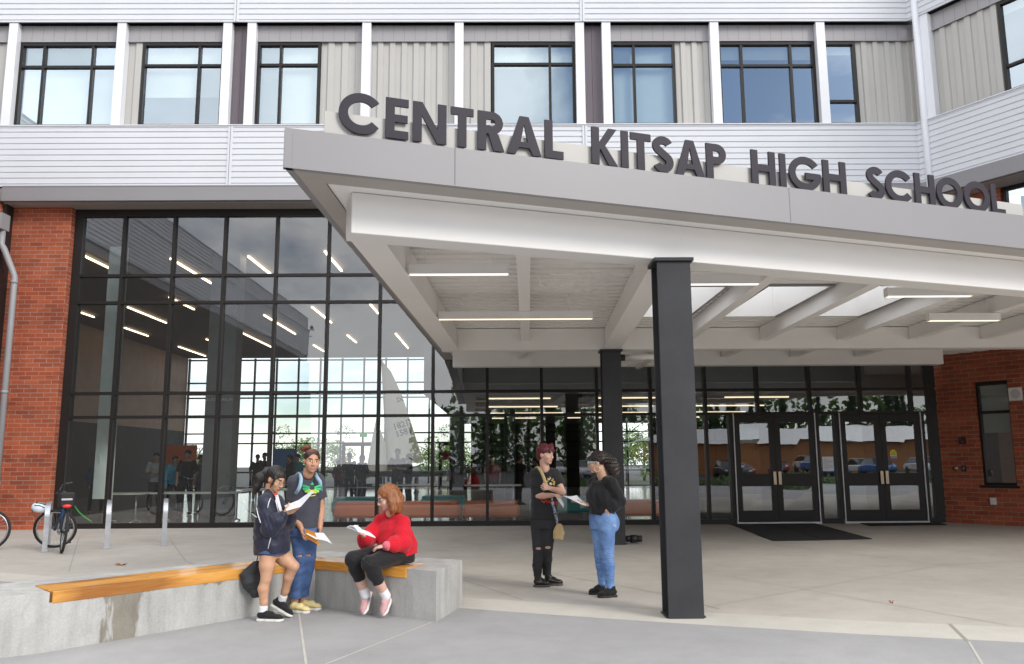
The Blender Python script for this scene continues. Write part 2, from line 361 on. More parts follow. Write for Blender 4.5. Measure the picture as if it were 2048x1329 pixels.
f = bpart(b, 'window', MT['bronze']); b = MB(RB); b.quad((W0, -.15, WZ0), (W1, -.15, WZ0), (W1, -.15, WZ1), (W0, -.15, WZ1)); bpart(b, 'pane', MT['glassd'], f)
b = MB(RB); b.quad((W0, -.25, 2.0), (W1, -.25, 2.0), (W1, -.25, WZ1), (W0, -.25, WZ1)); bpart(b, 'blind', MT['blind'], f)
b = MB(RB); b.box(W0-.2, W1+.4, -1.6, -1.5, 0, 3.3); bpart(b, 'room_wall', M('office_wall', (.42, .40, .34), .9))
# ---- left brick pier and left wing
b = MB(); b.box(-11.58, -10.2, 18.98, 19.5, 0, 7.44); bpart(b, 'brick_pier', MT['brick'])
b = MB(); b.box(-12.4, -11.66, 17.2, 19.0, 0, 7.44); bpart(b, 'brick_wall', MT['brick'])
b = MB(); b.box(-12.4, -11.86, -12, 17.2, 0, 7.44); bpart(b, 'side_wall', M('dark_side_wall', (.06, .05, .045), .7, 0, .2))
b = MB(); b.box(-11.66, -11.575, 18.7, 19.2, 0, 7.44); bpart(b, 'downspout_shadow_strip', MT['black'])  # black strip in the gap by the pier, stands in for the downspout's shadow
ribbed(LW, 0, 30.6, ZB0, ZB1, .0); ribbed(LW, 0, 30.6, 9.36, 10.1, -.1)
b = MB(LW); b.box(0, 31, -.4, -.05, 7.46, ZB0-.003); bpart(b, 'fascia', MT['grey'])
# downspout on the pier
b = MB(); b.box(-12.0, -11.42, 18.3, 18.62, 6.75, 7.12); b.tube([(-11.5, 18.5, 6.76), (-11.5, 18.5, 6.43), (-11.42, 18.5, 6.30), (-11.2, 18.5, 5.82), (-11.13, 18.5, 5.66), (-11.13, 18.5, 0)], .07, 14)
for z in (5.5, 3.0, 1.0): b.tube([(-11.13, 18.5, z), (-11.13, 18.5, z+.07)],   .08, 14)
bpart(b, 'downspout', MT['pipe'])
b = MB(); b.tube([(9.93, 18.42, 14.2), (9.93, 18.42, 3.9)], .075, 14); bpart(b, 'downspout', MT['post'])
# ---- curtain wall
MU = [-10.1, -9.03, -7.84, -6.63, -5.40, -4.16, -2.92, -1.66, -.40, .86, 2.14, 3.39, 4.66, 5.88, 7.10, 8.28, 9.46, 9.93]
TR = [2.5, 3.05, 5.18, 5.83]
CW = thing('curtain_wall', None, None); CW.parent = BLD
def doorx(x): return 5.27 < x < 7.15 or 7.72 < x < 9.60
b = MB()
zr = [0]+TR+[7.27]
for i, x in enumerate(MU):
    w = .10 if i in (0, len(MU)-1) else .034
    segs = [(.11, 2.468), (2.532, 3.018), (3.082, 5.148), (5.212, 5.798), (5.862, 7.27)]
    for a, c in segs:
        if a == .11 and doorx(x): continue
        b.box(x-w, x+w, D-.07, D+.12, a, c)
for z in TR: b.box(MU[0]-.1, MU[-1]+.07, D-.065, D+.11, z-.032, z+.032)
b.box(MU[0]-.1, MU[-1]+.07, D-.07, D+.12, 7.27, 7.45)
for a, c in ((MU[0]-.1, 5.22), (7.2, 7.67), (9.65, MU[-1]+.07)): b.box(a, c, D-.08, D+.12, 0, .11)
for x in (5.22, 7.2, 7.67, 9.65): b.box(x-.05, x+.05, D-.09, D+.12, 0.112, 2.467)
o = b.build('frame', MT['bronze'], CW)
R2 = random.Random(3)
for i in range(len(MU)-1):
    g = MB(); x0, x1 = MU[i], MU[i+1]
    for z0, z1 in zip(zr, zr[1:]):
        if z0 == 0 and doorx((x0+x1)/2): 
            a, c = x0, x1
            if x0 < 5.27: x1c = 5.22; g.quad((x0, D, .1), (x1c, D, .1), (x1c, D, z1), (x0, D, z1))
            elif x0 < 7.15: g.quad((7.2, D, .1), (7.67, D, .1), (7.67, D, z1), (7.2, D, z1))
            continue
        j = [R2.uniform(-.003, .003) for _ in range(3)]
        g.add([(x0, D+j[0], z0), (x1, D+j[1], z0), (x1, D+j[1]+j[2], z1), (x0, D+j[0]+j[2], z1)], [[0, 1, 2, 3]])
    g.build('glass', MT['glass'], CW)
CW.location = (0, 0, 0); CW.matrix_parent_inverse = BINV
# ---- door pairs
for (x0, x1) in ((5.27, 7.15), (7.72, 9.60)):
    fr = MB(); Y0 = D-.10
    fr.box(x0-.012, x0+.012, Y0-.03, Y0+.1, .02, 2.50); fr.box(x1-.012, x1+.012, Y0-.03, Y0+.1, .02, 2.50); fr.box(x0-.02, x1+.02, Y0-.04, Y0+.12, .003, .045)
    fo = bpart(fr, 'door_trim', M('bright_trim', (.55, .56, .59), .4, .2))
    xm = (x0+x1)/2
    for a, c, hs in ((x0+.014, xm-.003, 1), (xm+.003, x1-.014, -1)):
        lf = MB(); st = .125; y0, y1 = Y0-.0, Y0+.05
        lf.box(a, a+st, y0, y1, .05, 2.45); lf.box(c-st, c, y0, y1, .05, 2.45)
        for z0, z1 in ((.05, .30), (.84, 1.12), (2.29, 2.45)): lf.box(a+st, c-st, y0, y1, z0, z1)
        d = bpart(lf, 'door', MT['bronze'])
        g = MB(); jj = R2.uniform(-.003, .003)
        for z0, z1 in ((.29, .85), (1.11, 2.30)): g.add([(a+.1, Y0+.03+jj, z0), (c-.1, Y0+.03-jj, z0), (c-.1, Y0+.03, z1), (a+.1, Y0+.03, z1)], [[0, 1, 2, 3]])
        bpart(g, 'pane', MT['glassd'], d)
        h = MB(); xh = (c-.055) if hs == 1 else (a+.055)
        h.box(xh-.033, xh+.033, Y0-.055, Y0-.035, .88, 1.17); h.box(xh-.02, xh+.02, Y0-.034, Y0, .9, .94); h.box(xh-.02, xh+.02, Y0-.034, Y0, 1.1, 1.14)
        bpart(h, 'handle', M('brushed_bronze_handle', (.62, .50, .36), .35, .3), d)
    hd = MB(); hd.box(x0-.02, x1+.02, Y0-.0, Y0+.1, 2.455, 2.468); bpart(hd, 'door_head', MT['bronze'])
# ---- fittings on glass and on brick
def flat(name, T, s0, s1, d, z0, z1, mats, label, cat, group=None, th=.012, extra=None):
    b = MB(T); b.box(s0, s1, d, d+th, z0, z1, 0)
    if extra: extra(b, d+th)
    c = b.v[0]; o = b.build(name, mats); 
    return tag(o, label, cat, group)
GF = frame((0, D-.005), (1, 0))
def lines(b, d, s0=7.34, z0=1.19, z1=1.48, w=.2):
    for k in range(9):
        z = z1-.04-k*.027; b.box(s0, s0+w*(1 if k % 4 else .55), d, d+.001, z, z+.006, 1)
grey_ink = M('grey_ink', (.25, .25, .28), .8)
flat('paper_notice', GF, 7.31, 7.565, .0, 1.17, 1.50, [MT['paper'], grey_ink], 'white printed notice taped to the glass between the two entrance doors', 'notice', th=.003, extra=lines)
b = MB(); c = at(1400+1061/2.744, 800+292/2.744, D-.075); n = 14; yy = c[1]
b.prism([(0, 0)], 0, 0) if False else None
arc = [(c[0]+.075*math.cos(a), c[2]+.0+.075*math.sin(a)) for a in np.linspace(0, math.pi, n)]
poly = arc+[(c[0]-.075, c[2]-.07), (c[0]+.075, c[2]-.07)]
b.add([(x, yy, z) for x, z in poly]+[(x, yy+.003, z) for x, z in poly], [list(range(len(poly)))]+[[i, (i+1) % len(poly), len(poly)+(i+1) % len(poly), len(poly)+i] for i in range(len(poly))], 0)
b.box(c[0]-.075, c[0]+.075, yy-.0, yy+.003, c[2]-.125, c[2]-.072, 1)
for k in range(3): b.box(c[0]-.055, c[0]+.055, yy-.0025, yy-.0005, c[2]+.02-k*.03, c[2]+.032-k*.03, 2)
o = b.build('door_sticker', [M('yellow_vinyl', (.85, .75, .04), .5), M('blue_vinyl', (.25, .33, .62), .5), M('dark_print', (.12, .1, .03), .6)]); tag(o, 'yellow and blue round topped sticker on the rightmost glass door leaf', 'sticker')
def spk(b, d):
    cx, cz = 1.81, 2.81
    b.add([(cx+.1*math.cos(a), d+.003, cz+.1*math.sin(a)) for a in np.linspace(0, 2*math.pi, 24, endpoint=False)], [list(range(24))], 1)
flat('wall_speaker', RB, 1.675, 1.945, .0, 2.67, 2.95, [MT['whitep'], M('speaker_grille', (.55, .55, .56), .8, 0, .3, 300)], 'square white loudspeaker on the brick beside the narrow window', 'speaker', th=.03, extra=spk)
flat('card_reader', RB, .53, .68, .0, 1.76, 1.92, [MT['black'], M('red_led', (.5, .03, .02), .4)], 'black square intercom panel with red light on the brick by the doors', 'intercom', th=.03, extra=lambda b, d: (b.box(.56, .585, d, d+.003, 1.86, 1.885, 1), b.box(.6, .65, d, d+.003, 1.80, 1.82, 1)))
b = MB(RB); b.ball((.415, .03, 1.22), (.04, .03, .04), 8); b.tube([(.415, 0, 1.22), (.415, .03, 1.22)], .05, 14); o = b.build('door_camera', [M('steel_button', (.4, .4, .42), .3, .8)]); tag(o, 'small round metal push button on the brick, left one of two under the intercom', 'button')
flat('access_keypad', RB, .55, .64, .0, 1.15, 1.28, [MT['black'], grey_ink], 'small black upright keypad on the brick, below the square intercom', 'keypad', th=.03, extra=lambda b, d: b.box(.575, .615, d, d+.002, 1.19, 1.25, 1))
flat('outlet_box', RB, 1.10, 1.21, .0, .44, .585, [MT['whitep'], grey_ink], 'small white weatherproof outlet box low on the brick under the window', 'outlet', th=.05, extra=lambda b, d: b.box(1.12, 1.19, d, d+.008, .46, .565, 0))
def mat_obj(poly, label):
    b = MB(); b.prism(poly, .004, .018); 
    o = b.build('door_mat', MT['rubber'], bevel=.004); tag(o, label, 'door mat', 'black mats at the entrance doors')
    return o
mat_obj([(5.08, 19.02), (6.02, 19.02), (5.72, 15.22), (4.78, 15.15)], 'long black ribbed door mat before left entrance doors, strip nearer the column')
mat_obj([(6.035, 19.02), (6.98, 19.02), (6.66, 15.36), (5.735, 15.24)], 'long black ribbed door mat before left entrance doors, strip farther from column')
mat_obj([(8.0, 19.02), (9.78, 19.02), (9.66, 18.42), (7.9, 18.32)], 'short black door mat before the right entrance doors by the brick')
# ------------------------------------------------------------------ canopy
CAN = thing('entrance_canopy', 'white and grey steel entrance canopy with skewed pointed front on dark columns', 'canopy', (0, 12, 0))
def cpart(b, name, mats, **k):
    o = b.build(name, mats, CAN, **k); o.matrix_parent_inverse = Matrix.Translation((0, -12, 0)); return o
K0 = A3(-1.755, 6.34, 0); TF = nrm(A3(.9433, .3320, 0)); NF = A3(TF[1], -TF[0], 0)
CF = frame((K0[0], K0[1]), (TF[0], TF[1]))
ZS = 3.78; LEN = 18.0
def ztop(s): return 4.112+.007*s
# fascia: front and left side
def L_at(Y, off=0): return (-1.755+.0275*(Y-6.34)+off, Y)
b = MB(CF)
SE = [0, 2.42, 7.1, 12.0, LEN]
b.add([(0, 0, ZS), (LEN, 0, ZS), (LEN, 0, ztop(LEN)), (0, 0, ztop(0)), (0, -.06, ZS), (LEN, -.06, ZS), (LEN, -.06, ztop(LEN)), (0, -.06, ztop(0))],
      [[0, 1, 2, 3], [7, 6, 5, 4], [0, 4, 5, 1], [3, 2, 6, 7], [1, 5, 6, 2], [0, 3, 7, 4]], 0)
for s in (1.42, 4.9, 8.4, 12): b.box(s-.004, s+.004, -.01, .0015, ZS+.002, ztop(s)-.002, 1)
b.box(-.004, LEN, .0, .008, ZS-.004, ZS+.006, 0)
b.box(0, LEN, -.065, .006, 4.06, 4.075, 0) if False else None
cpart(b, 'fascia', [MT['grey'], MT['seam'], MT['post']])
b = MB(); x0, y0 = L_at(6.36); x1, y1 = L_at(19.1)
b.add([(x0, y0, ZS), (x1, y1, ZS), (x1, y1, 4.09), (x0, y0, 4.085), (x0+.06, y0, ZS), (x1+.06, y1, ZS), (x1+.06, y1, 4.09), (x0+.06, y0, 4.085)],
      [[0, 1, 2, 3], [7, 6, 5, 4], [0, 4, 5, 1], [3, 2, 6, 7], [1, 5, 6, 2], [0, 3, 7, 4]])
cpart(b, 'side_fascia', MT['grey'])
def cf(s, d): p = CF(s, d, 0); return (p[0], p[1])
def xline(p, q, r, t):   # intersection of 2-d lines
    p, q, r, t = map(lambda v: np.array(v, float), (p, q, r, t)); A = np.array([q-p, -(t-r)]).T; k = np.linalg.solve(A, r-p); return tuple(p+(q-p)*k[0])
gi = .47                                                            # fascia to front girder
gl0, gl1 = (-1.385, 6.95), (-1.13, 15.0)                             # left girder outer face
c_in = xline(cf(0, -.30), cf(5, -.30), L_at(6.34, .24), L_at(15, .24))   # inner corner of the grey soffit strip
e_r = cf(LEN, 0); e_ri = cf(LEN, -.30)
far_l = L_at(19.1); far_li = L_at(19.1, .24)
b = MB(); z = ZS+.001
k0 = (K0[0]+.004, K0[1]+.004)
b.add([(*k0, z), (*e_r, z), (*e_ri, z), (*c_in, z)], [[0, 1, 2, 3]]); b.add([(*k0, z), (*c_in, z), (*far_li, z), (*far_l, z)], [[0, 1, 2, 3]])
cpart(b, 'soffit', MT['soffit'], recalc=False)
# white inner soffit ring up to the girders
b = MB(); z = ZS+.012
gfl = xline(cf(0, -gi-.1), cf(5, -gi-.1), (gl0[0]+.1, gl0[1]), (gl1[0]+.1, gl1[1])); ge = cf(LEN, -gi-.1)
b.add([(*c_in, z), (*e_ri, z), (*ge, z), (*gfl, z)], [[0, 1, 2, 3]]); b.add([(*c_in, z), (*gfl, z), (gl1[0]+.23, 19.1, z), (*far_li, z)], [[0, 1, 2, 3]])
cpart(b, 'inner_soffit', MT['white'], recalc=False)
# roof slab over everything
b = MB(); b.prism([cf(.02, -.065), cf(LEN, -.065), (11.0, 18.1), (9.9, 18.5), (L_at(18.5)[0]+.07, 18.5)], 4.02, 4.055)
cpart(b, 'roof', MT['grey'])
# ribbed deck: ribs run along x
wells = [(2.12, 3.03), (3.62, 4.46), (5.03, 5.86)]; WY0, WY1 = 11.05, 13.42
b = MB(); pitch = .26; zd = 3.81; y = 7.0
def deckspan(y): # x range of the deck at depth y
    a = gl0[0]+.1+(y-6.95)*.0317; 
    e = 15.0
    if y < 12.2: e = min(e, -1.755+(y-6.34-.5)/.352)
    return a, e
while y < 18.9:
    a, e = deckspan(y)
    segs = [(a, e)]
    if WY0-.15 < y < WY1: segs = [(a, wells[0][0]), (wells[0][1], wells[1][0]), (wells[1][1], wells[2][0]), (wells[2][1], e)]
    for p, q in segs:
        if q-p < .05: continue
        prof = [(y, zd), (y+.15, zd), (y+.165, zd+.075), (y+.245, zd+.075), (y+pitch, zd)]
        m = 5; b.add([(p, u, w) for u, w in prof]+[(q, u, w) for u, w in prof], [[i, i+1, m+i+1, m+i] for i in range(4)])
    y += pitch
cpart(b, 'roof_deck', MT['deck'], recalc=False)
for (x0, x1) in wells:
    b = MB(); t = .5
    for pa, pb in (((x0, WY0), (x1, WY0)), ((x1, WY0), (x1, WY1)), ((x1, WY1), (x0, WY1)), ((x0, WY1), (x0, WY0))):
        b.quad((*pa, zd-.03), (*pb, zd-.03), (*pb, zd+t), (*pa, zd+t))
    f = .05
    b.box(x0-f, x1+f, WY0-f, WY0-.002, zd-.03, zd-.004, 1); b.box(x0-f, x1+f, WY1+.002, WY1+f, zd-.03, zd-.004, 1); b.box(x0-f, x0-.002, WY0, WY1, zd-.03, zd-.004, 1); b.box(x1+.002, x1+f, WY0, WY1, zd-.03, zd-.004, 1)
    b.box(x0-.08, x1+.08, WY0-.08, WY1+.08, 4.0575, 4.0585, 1) if False else None
    o = cpart(b, 'skylight', [MT['white'], MT['grey']], recalc=False)
    dm = MB(); dm.quad((x0, WY0, zd+t-.02), (x1, WY0, zd+t-.02), (x1, WY1, zd+t-.02), (x0, WY1, zd+t-.02))
    m, nt, bs, L = nodes('skylight_acrylic'); bs.inputs['Base Color'].default_value = (.9, .92, .95, 1); tl = nt.nodes.new('ShaderNodeBsdfTranslucent'); tl.inputs[0].default_value = (.9, .93, .97, 1); L.new(tl.outputs[0], nt.nodes['Material Output'].inputs[0])
    q = dm.build('dome', m, o)
# cut the roof over the skylights: roof is built as separate strips instead
for o in list(CAN.children):
    if o.name.startswith('roof') and not o.name.startswith('roof_deck'):
        bm = bmesh.new(); bm.from_mesh(o.data)
        for xc in [w for p in wells for w in p]:
            bmesh.ops.bisect_plane(bm, geom=bm.verts[:]+bm.edges[:]+bm.faces[:], plane_co=(xc, 0, 0), plane_no=(1, 0, 0))
        for yc in (WY0, WY1):
            bmesh.ops.bisect_plane(bm, geom=bm.verts[:]+bm.edges[:]+bm.faces[:], plane_co=(0, yc, 0), plane_no=(0, 1, 0))
        kill = [f for f in bm.faces if abs(f.normal.z) > .5 and WY0 < f.calc_center_median().y < WY1 and any(p < f.calc_center_median().x < q for p, q in wells)]
        bmesh.ops.delete(bm, geom=kill, context='FACES'); bm.to_mesh(o.data); bm.free()
# girders (boxed) and beams
GZ0, GZ1 = 3.42, 3.80
def girder(p, q, w=.30, z0=GZ0, z1=GZ1, name='girder', lip=True):
    b = MB(); a = A3(p[0], p[1], 0); c = A3(q[0], q[1], 0); t = nrm(c-a); n = A3(-t[1], t[0], 0)*w/2
    P = [(a-n)[:2], (c-n)[:2], (c+n)[:2], (a+n)[:2]]
    b.prism([tuple(v) for v in P], z0, z0+.022)
    m = n*.80; P = [(a-m)[:2], (c-m)[:2], (c+m)[:2], (a+m)[:2]]; b.prism([tuple(v) for v in P], z0+.022, z1)
    return cpart(b, name, MT['white'])
def boxg(p, q, w, z0, z1, name='girder'):
    b = MB(); a = A3(p[0], p[1], 0); c = A3(q[0], q[1], 0); t = nrm(c-a); n = A3(-t[1], t[0], 0)*w/2
    b.prism([tuple(v) for v in [(a-n)[:2], (c-n)[:2], (c+n)[:2], (a+n)[:2]]], z0, z1); return cpart(b, name, MT['white'], bevel=.006)
fg0 = xline(cf(0, -gi-.15), cf(5, -gi-.15), (gl0[0], 6.9), (gl1[0], 15.0)); fg1 = cf(LEN, -gi-.15)
boxg(fg0, fg1, .30, GZ0, ZS+.008)
girder((gl0[0]+.152, 7.18), (gl1[0]+.16, 14.68), z0=GZ0+.003)
girder((1.66, 8.36), (1.93, 14.68))
boxg((gl1[0]+.0, 14.85), (13.5, 14.85), .30, GZ0-.003, GZ1+.004)
boxg((gl1[0]+.05, 17.3), (9.22, 17.3), .26, GZ0-.02, GZ1+.004, 'girder')
for xa, ya, xb, yb in ((.18, 7.62, .38, 14.69), (3.14, 8.75, 3.28, 14.69), (4.56, 9.25, 4.67, 14.69), (6.0, 9.75, 6.07, 14.69), (7.22, 10.2, 7.36, 14.69), (8.62, 10.7, 8.66, 14.69), (10.0, 11.2, 10.0, 14.69)):
    girder((xa, ya), (xb, yb), .15, 3.56, 3.80, 'beam')
for x in (.38, 3.1, 4.6, 6.05, 7.4): girder((x, 15.02), (x, 17.15), .15, 3.56, 3.80, 'beam')
# conduit under the deck
for pts, r in (
               ([(.3, 9.95, 3.74), (.42, 9.95, 3.70), (.45, 9.95, 3.58), (.52, 10.0, 3.55), (.62, 10, 3.73), (3.0, 10.05, 3.76)], .012), ([(4.9, 10.3, 3.72), (7.0, 10.6, 3.72)], .02)):
    b = MB(); b.tube(pts, r, 8); cpart(b, 'conduit', MT['white'])
# columns
def column(x0, x1, y0, y1, zt):
    b = MB(); t = .022
    b.box(x0, x1, y0, y0+t, 0, zt-.04); b.box(x0, x1, y1-t, y1, 0, zt-.04); xm = (x0+x1)/2; b.box(xm-.012, xm+.012, y0+t, y1-t, 0, zt-.04)
    b.box(x0-.03, x1+.03, y0-.03, y1+.03, zt-.038, zt-.003); b.box(x0-.02, x1+.02, y0+t+.002, y1-t-.002, 0.003, .02)
    return cpart(b, 'column', MT['steel'], bevel=.003)
column(1.505, 1.835, 7.93, 8.25, GZ0); column(1.75, 2.09, 14.7, 15.0, GZ0)
b = MB(); b.tube([(2.09, 14.98, 3.30), (2.20, 14.98, 3.30)], .062, 14, 1); b.tube([(2.2, 14.98, 3.30), (2.65, 14.98, 3.31), (2.74, 15.0, 3.31), (2.78, 15.08, 3.31), (2.78, 15.6, 3.33), (2.78, 17.1, 3.36)], .052, 14, 0)
b.tube([(2.70, 14.985, 3.31), (2.76, 15.02, 3.31)], .06, 14, 0)
cpart(b, 'drain_pipe', [MT['white'], MT['black']])
b = MB(); b.tube([(2.09, 14.9, .085), (2.24, 14.9, .085)], .055, 14); b.tube([(2.2, 14.9, .085), (2.32, 14.9, .085)], .068, 14); b.tube([(2.32, 14.9, .085), (2.40, 14.9, .085)], .058, 14); cpart(b, 'drain_boot', MT['black'])
# strip lights
def striplight(x0, x1, y, z, label):
    t = thing('strip_light', label, 'light', ((x0+x1)/2, y, z), 'strip lights under the canopy'); L = (x1-x0)/2
    b = MB(); b.box(-L, L, -.055, .055, -.0, .105); b.box(-L-.006, -L, -.057, .057, -.006, .107); b.box(L, L+.006, -.057, .057, -.006, .107)
    for s in (-.7*L, .7*L): b.tube([(s, 0, .105), (s, 0, 3.81-z)], .006, 6)
    b.build('housing', MT['white'], t)
    b = MB(); b.box(-L+.004, L-.004, -.035, .035, -.006, -.001); b.build('diffuser', MT['lampw'], t)
striplight(-1.02, .05, 8.77, 3.45, 'short lit strip light nearest the pointed left corner of the canopy')
striplight(-.93, 1.26, 11.65, 3.45, 'longest lit strip light under the canopy, crossing the left bay')
striplight(1.93, 2.94, 9.34, 3.45, 'lit strip light partly hidden behind the front column top')
striplight(4.78, 5.84, 10.11, 3.45, 'lit strip light hung before the rightmost skylight')
striplight(6.25, 7.29, 11.97, 3.45, 'lit strip light farthest to the right, near the brick')
# ------------------------------------------------------------------ sign
SG = thing('school_sign', 'large dark capital letters of the school name along the canopy edge on beige panel', 'sign', (K0[0], K0[1], 4.1), rz=math.atan2(TF[1], TF[0]))
b = MB(); zb = 4.10-4.1
b.box(.33, 8.35, .175, .20, -.02, .275); bo = b.build('backing_panel', MT['beige'], SG)
W = .19
def arcpts(cx, cz, rx, rz, a0, a1, n=18): return [(cx+rx*math.cos(a), cz+rz*math.sin(a)) for a in np.linspace(math.radians(a0), math.radians(a1), n)]
def letter(c, w, h):
    """outline loops of one capital in a w x h box; loop 0 outer, the rest holes"""
    k = .078
    if c == 'I': return [[(0, 0), (w, 0), (w, h), (0, h)]]
    if c == 'L': return [[(0, 0), (w, 0), (w, k*.95), (k, k*.95), (k, h), (0, h)]]
    if c == 'T': return [[(w/2-k/2, 0), (w/2+k/2, 0), (w/2+k/2, h-k*.92), (w, h-k*.92), (w, h), (0, h), (0, h-k*.92), (w/2-k/2, h-k*.92)]]
    if c == 'E': return [[(0, 0), (w, 0), (w, k*.92), (k, k*.92), (k, h/2-k*.44), (w*.96, h/2-k*.44), (w*.96, h/2+k*.44), (k, h/2+k*.44), (k, h-k*.92), (w, h-k*.92), (w, h), (0, h)]]
    if c == 'H': return [[(0, 0), (k, 0), (k, h/2-k*.46), (w-k, h/2-k*.46), (w-k, 0), (w, 0), (w, h), (w-k, h), (w-k, h/2+k*.46), (k, h/2+k*.46), (k, h), (0, h)]]
    if c == 'N': return [[(0, 0), (k, 0), (k, h*.66), (w-k*1.05, 0), (w, 0), (w, h), (w-k, h), (w-k, h*.34), (k*1.05, h), (0, h)]]
    if c == 'K': return [[(0, 0), (k, 0), (k, h*.36), (k*1.15, h*.43), (w-k*1.2, 0), (w, 0), (k+.062, h*.52), (w-.006, h), (w-k*1.22, h), (k, h*.60), (k, h), (0, h)]]
    if c == 'A':
        a = w/2; sl = a/h; t = k*1.06
        inz0, inz1 = h*.33, h*.74
        x_in = lambda z: a*(z/h)
        return [[(0, 0), (t, 0), (t+a*.23-.004, h*.185), (w-t-a*.23+.004, h*.185), (w-t, 0), (w, 0), (a+k*.56, h), (a-k*.56, h)],
                [(t+.006+(a-k*.56)*.36, inz0), (a, h*.80), (w-t-.006-(a-k*.56)*.36, inz0)]]
    if c == 'O': return [arcpts(w/2, h/2, w/2, h/2, 0, 350, 36), arcpts(w/2, h/2, w/2-k, h/2-k, 0, 350, 36)]
    if c == 'C': return [arcpts(w*.53, h/2, w*.53, h/2, 38, 322, 34)+arcpts(w*.53, h/2, w*.53-k, h/2-k, 322, 38, 34)]
    if c == 'G': return [arcpts(w*.52, h/2, w*.52, h/2, 36, 356, 38)+[(w*1.0, h*.53), (w*.52, h*.53), (w*.52, h*.53-k*.9), (w-k*1.15, h*.53-k*.9)]+arcpts(w*.52, h/2, w*.52-k, h/2-k, 338, 36, 32)]
    if c in 'PR':
        r = h*.285; cz = h-r; cx = w-r if c == 'P' else w-r-.012
        bowl = arcpts(cx, cz, r, r, -90, 90, 16); hole = [(k, cz-r+k*.95)]+arcpts(cx, cz, r-k*.95, r-k*.95, -90, 90, 14)+[(k, h-k*.95)]
        if c == 'P': return [[(0, 0), (k, 0), (k, cz-r)]+bowl+[(0, h)], hole]
        return [[(0, 0), (k, 0), (k, cz-r), (k+.022, cz-r), (w-k*1.28, 0), (w, 0), (k+.115, cz-r)]+bowl[2:]+[(0, h)], hole]
    if c == 'S':
        r1 = h*.265; r2 = h*.287; m = k*.5
        ax, az = w/2, h-r1; bx, bz = w/2, r2; q = k/2
        cen = [(ax+(w/2-q)*math.cos(a), az+(r1-q)*math.sin(a)) for a in np.linspace(math.radians(22), math.radians(232), 20)]
        cen += [(bx+(w/2-q)*math.cos(a), bz+(r2-q)*math.sin(a)) for a in np.linspace(math.radians(52), math.radians(-158), 20)]
        L, R = [], []
        for i, p in enumerate(cen):
            t = np.array(cen[min(i+1, len(cen)-1)])-np.array(cen[max(i-1, 0)]); t = t/np.linalg.norm(t); n = np.array([-t[1], t[0]])*q*1.02
            L.append(tuple(np.array(p)+n)); R.append(tuple(np.array(p)-n))
        return [L+R[::-1]]
def letter_obj(c, s0, s1, z0, h):
    loops = letter(c, s1-s0, h); bm = bmesh.new(); es = []
    for lp in loops:
        vs = [bm.verts.new((p[0], 0, p[1])) for p in lp]; es += [bm.edges.new((vs[i], vs[(i+1) % len(vs)])) for i in range(len(vs))]
    bmesh.ops.triangle_fill(bm, use_beauty=True, edges=es)
    r = bmesh.ops.extrude_face_region(bm, geom=bm.faces[:]); bmesh.ops.translate(bm, vec=(0, .02, 0), verts=[e for e in r['geom'] if isinstance(e, bmesh.types.BMVert)])
    bmesh.ops.recalc_face_normals(bm, faces=bm.faces); me = bpy.data.meshes.new('letter'); bm.to_mesh(me); bm.free(); me.materials.append(MT['sign'])
    o = link('letter', me, SG); o.location = (s0, .135, z0); return o
for c, s0, s1 in [('C',.44,.80),('E',.84,1.04),('N',1.08,1.38),('T',1.42,1.63),('R',1.67,1.92),('A',1.945,2.28),('L',2.315,2.50),('K',2.79,3.06),('I',3.10,3.175),('T',3.20,3.42),('S',3.44,3.665),('A',3.69,4.015),('P',4.04,4.27),
                  ('H',4.57,4.86),('I',4.915,4.99),('G',5.03,5.42),('H',5.46,5.76),('S',6.04,6.27),('C',6.29,6.665),('H',6.70,6.985),('O',7.01,7.39),('O',7.415,7.80),('L',7.825,8.03)]:
    letter_obj(c, s0, s1, 4.195-4.1, .365)
b = MB(); b.box(.44, 8.03, .14, .17, .0, .09, 0) if False else None
# ------------------------------------------------------------------ concrete bench with timber seat
BN = thing('concrete_bench', 'low angled concrete wall bench with glossy orange timber seat on two wings', 'bench', (-1.95, 9.0, 0))
BI = Matrix.Translation((1.95, -9.0, 0))
def bn(b, name, mats, **k):
    o = b.build(name, mats, BN, **k); o.matrix_parent_inverse = BI; return o
T0 = .45
fA, fB, fC, fD = (-5.6, 5.25), (-3.58, 6.77), (-1.95, 8.80), (-.635, 7.87)     # front line, left to right
bD, bC2, bC, bB, bA = (-.44, 8.72), (-.80, 8.95), (-2.04, 9.70), (-4.12, 7.40), (-6.1, 5.9)
def lerp(p, q, t): return (p[0]+(q[0]-p[0])*t, p[1]+(q[1]-p[1])*t)
sD = (-.93, 8.0786); sDb = (-1.02, 8.62)
# seat outlines
sl = [(-3.57, 6.79), (-1.96, 8.795), (-2.22, 9.22), (-3.90, 7.13)]
sr = [(-1.945, 8.795), sD, (-.80, 8.43), (-2.20, 9.22)]
wm, nt, bs, L = nodes('bench_wet_concrete')
v = coords(nt)
c = ramp(nt, noise(nt, L, v, 1.3, 6, .65, .5), [(.3, (.37, .37, .355)), (.7, (.55, .545, .53))], L)
c = mulc(nt, L, c, ramp(nt, noise(nt, L, coords(nt, 'Object', (9, 9, 1.2), L), 1.2, 4, .6), [(.3, (.82, .82, .80)), (.6, (1.03, 1.03, 1.03))], L))
c = mulc(nt, L, c, ramp(nt, noise(nt, L, v, 60, 3, .8), [(.3, (.86, .86, .86)), (.7, (1.08, 1.08, 1.08))], L))
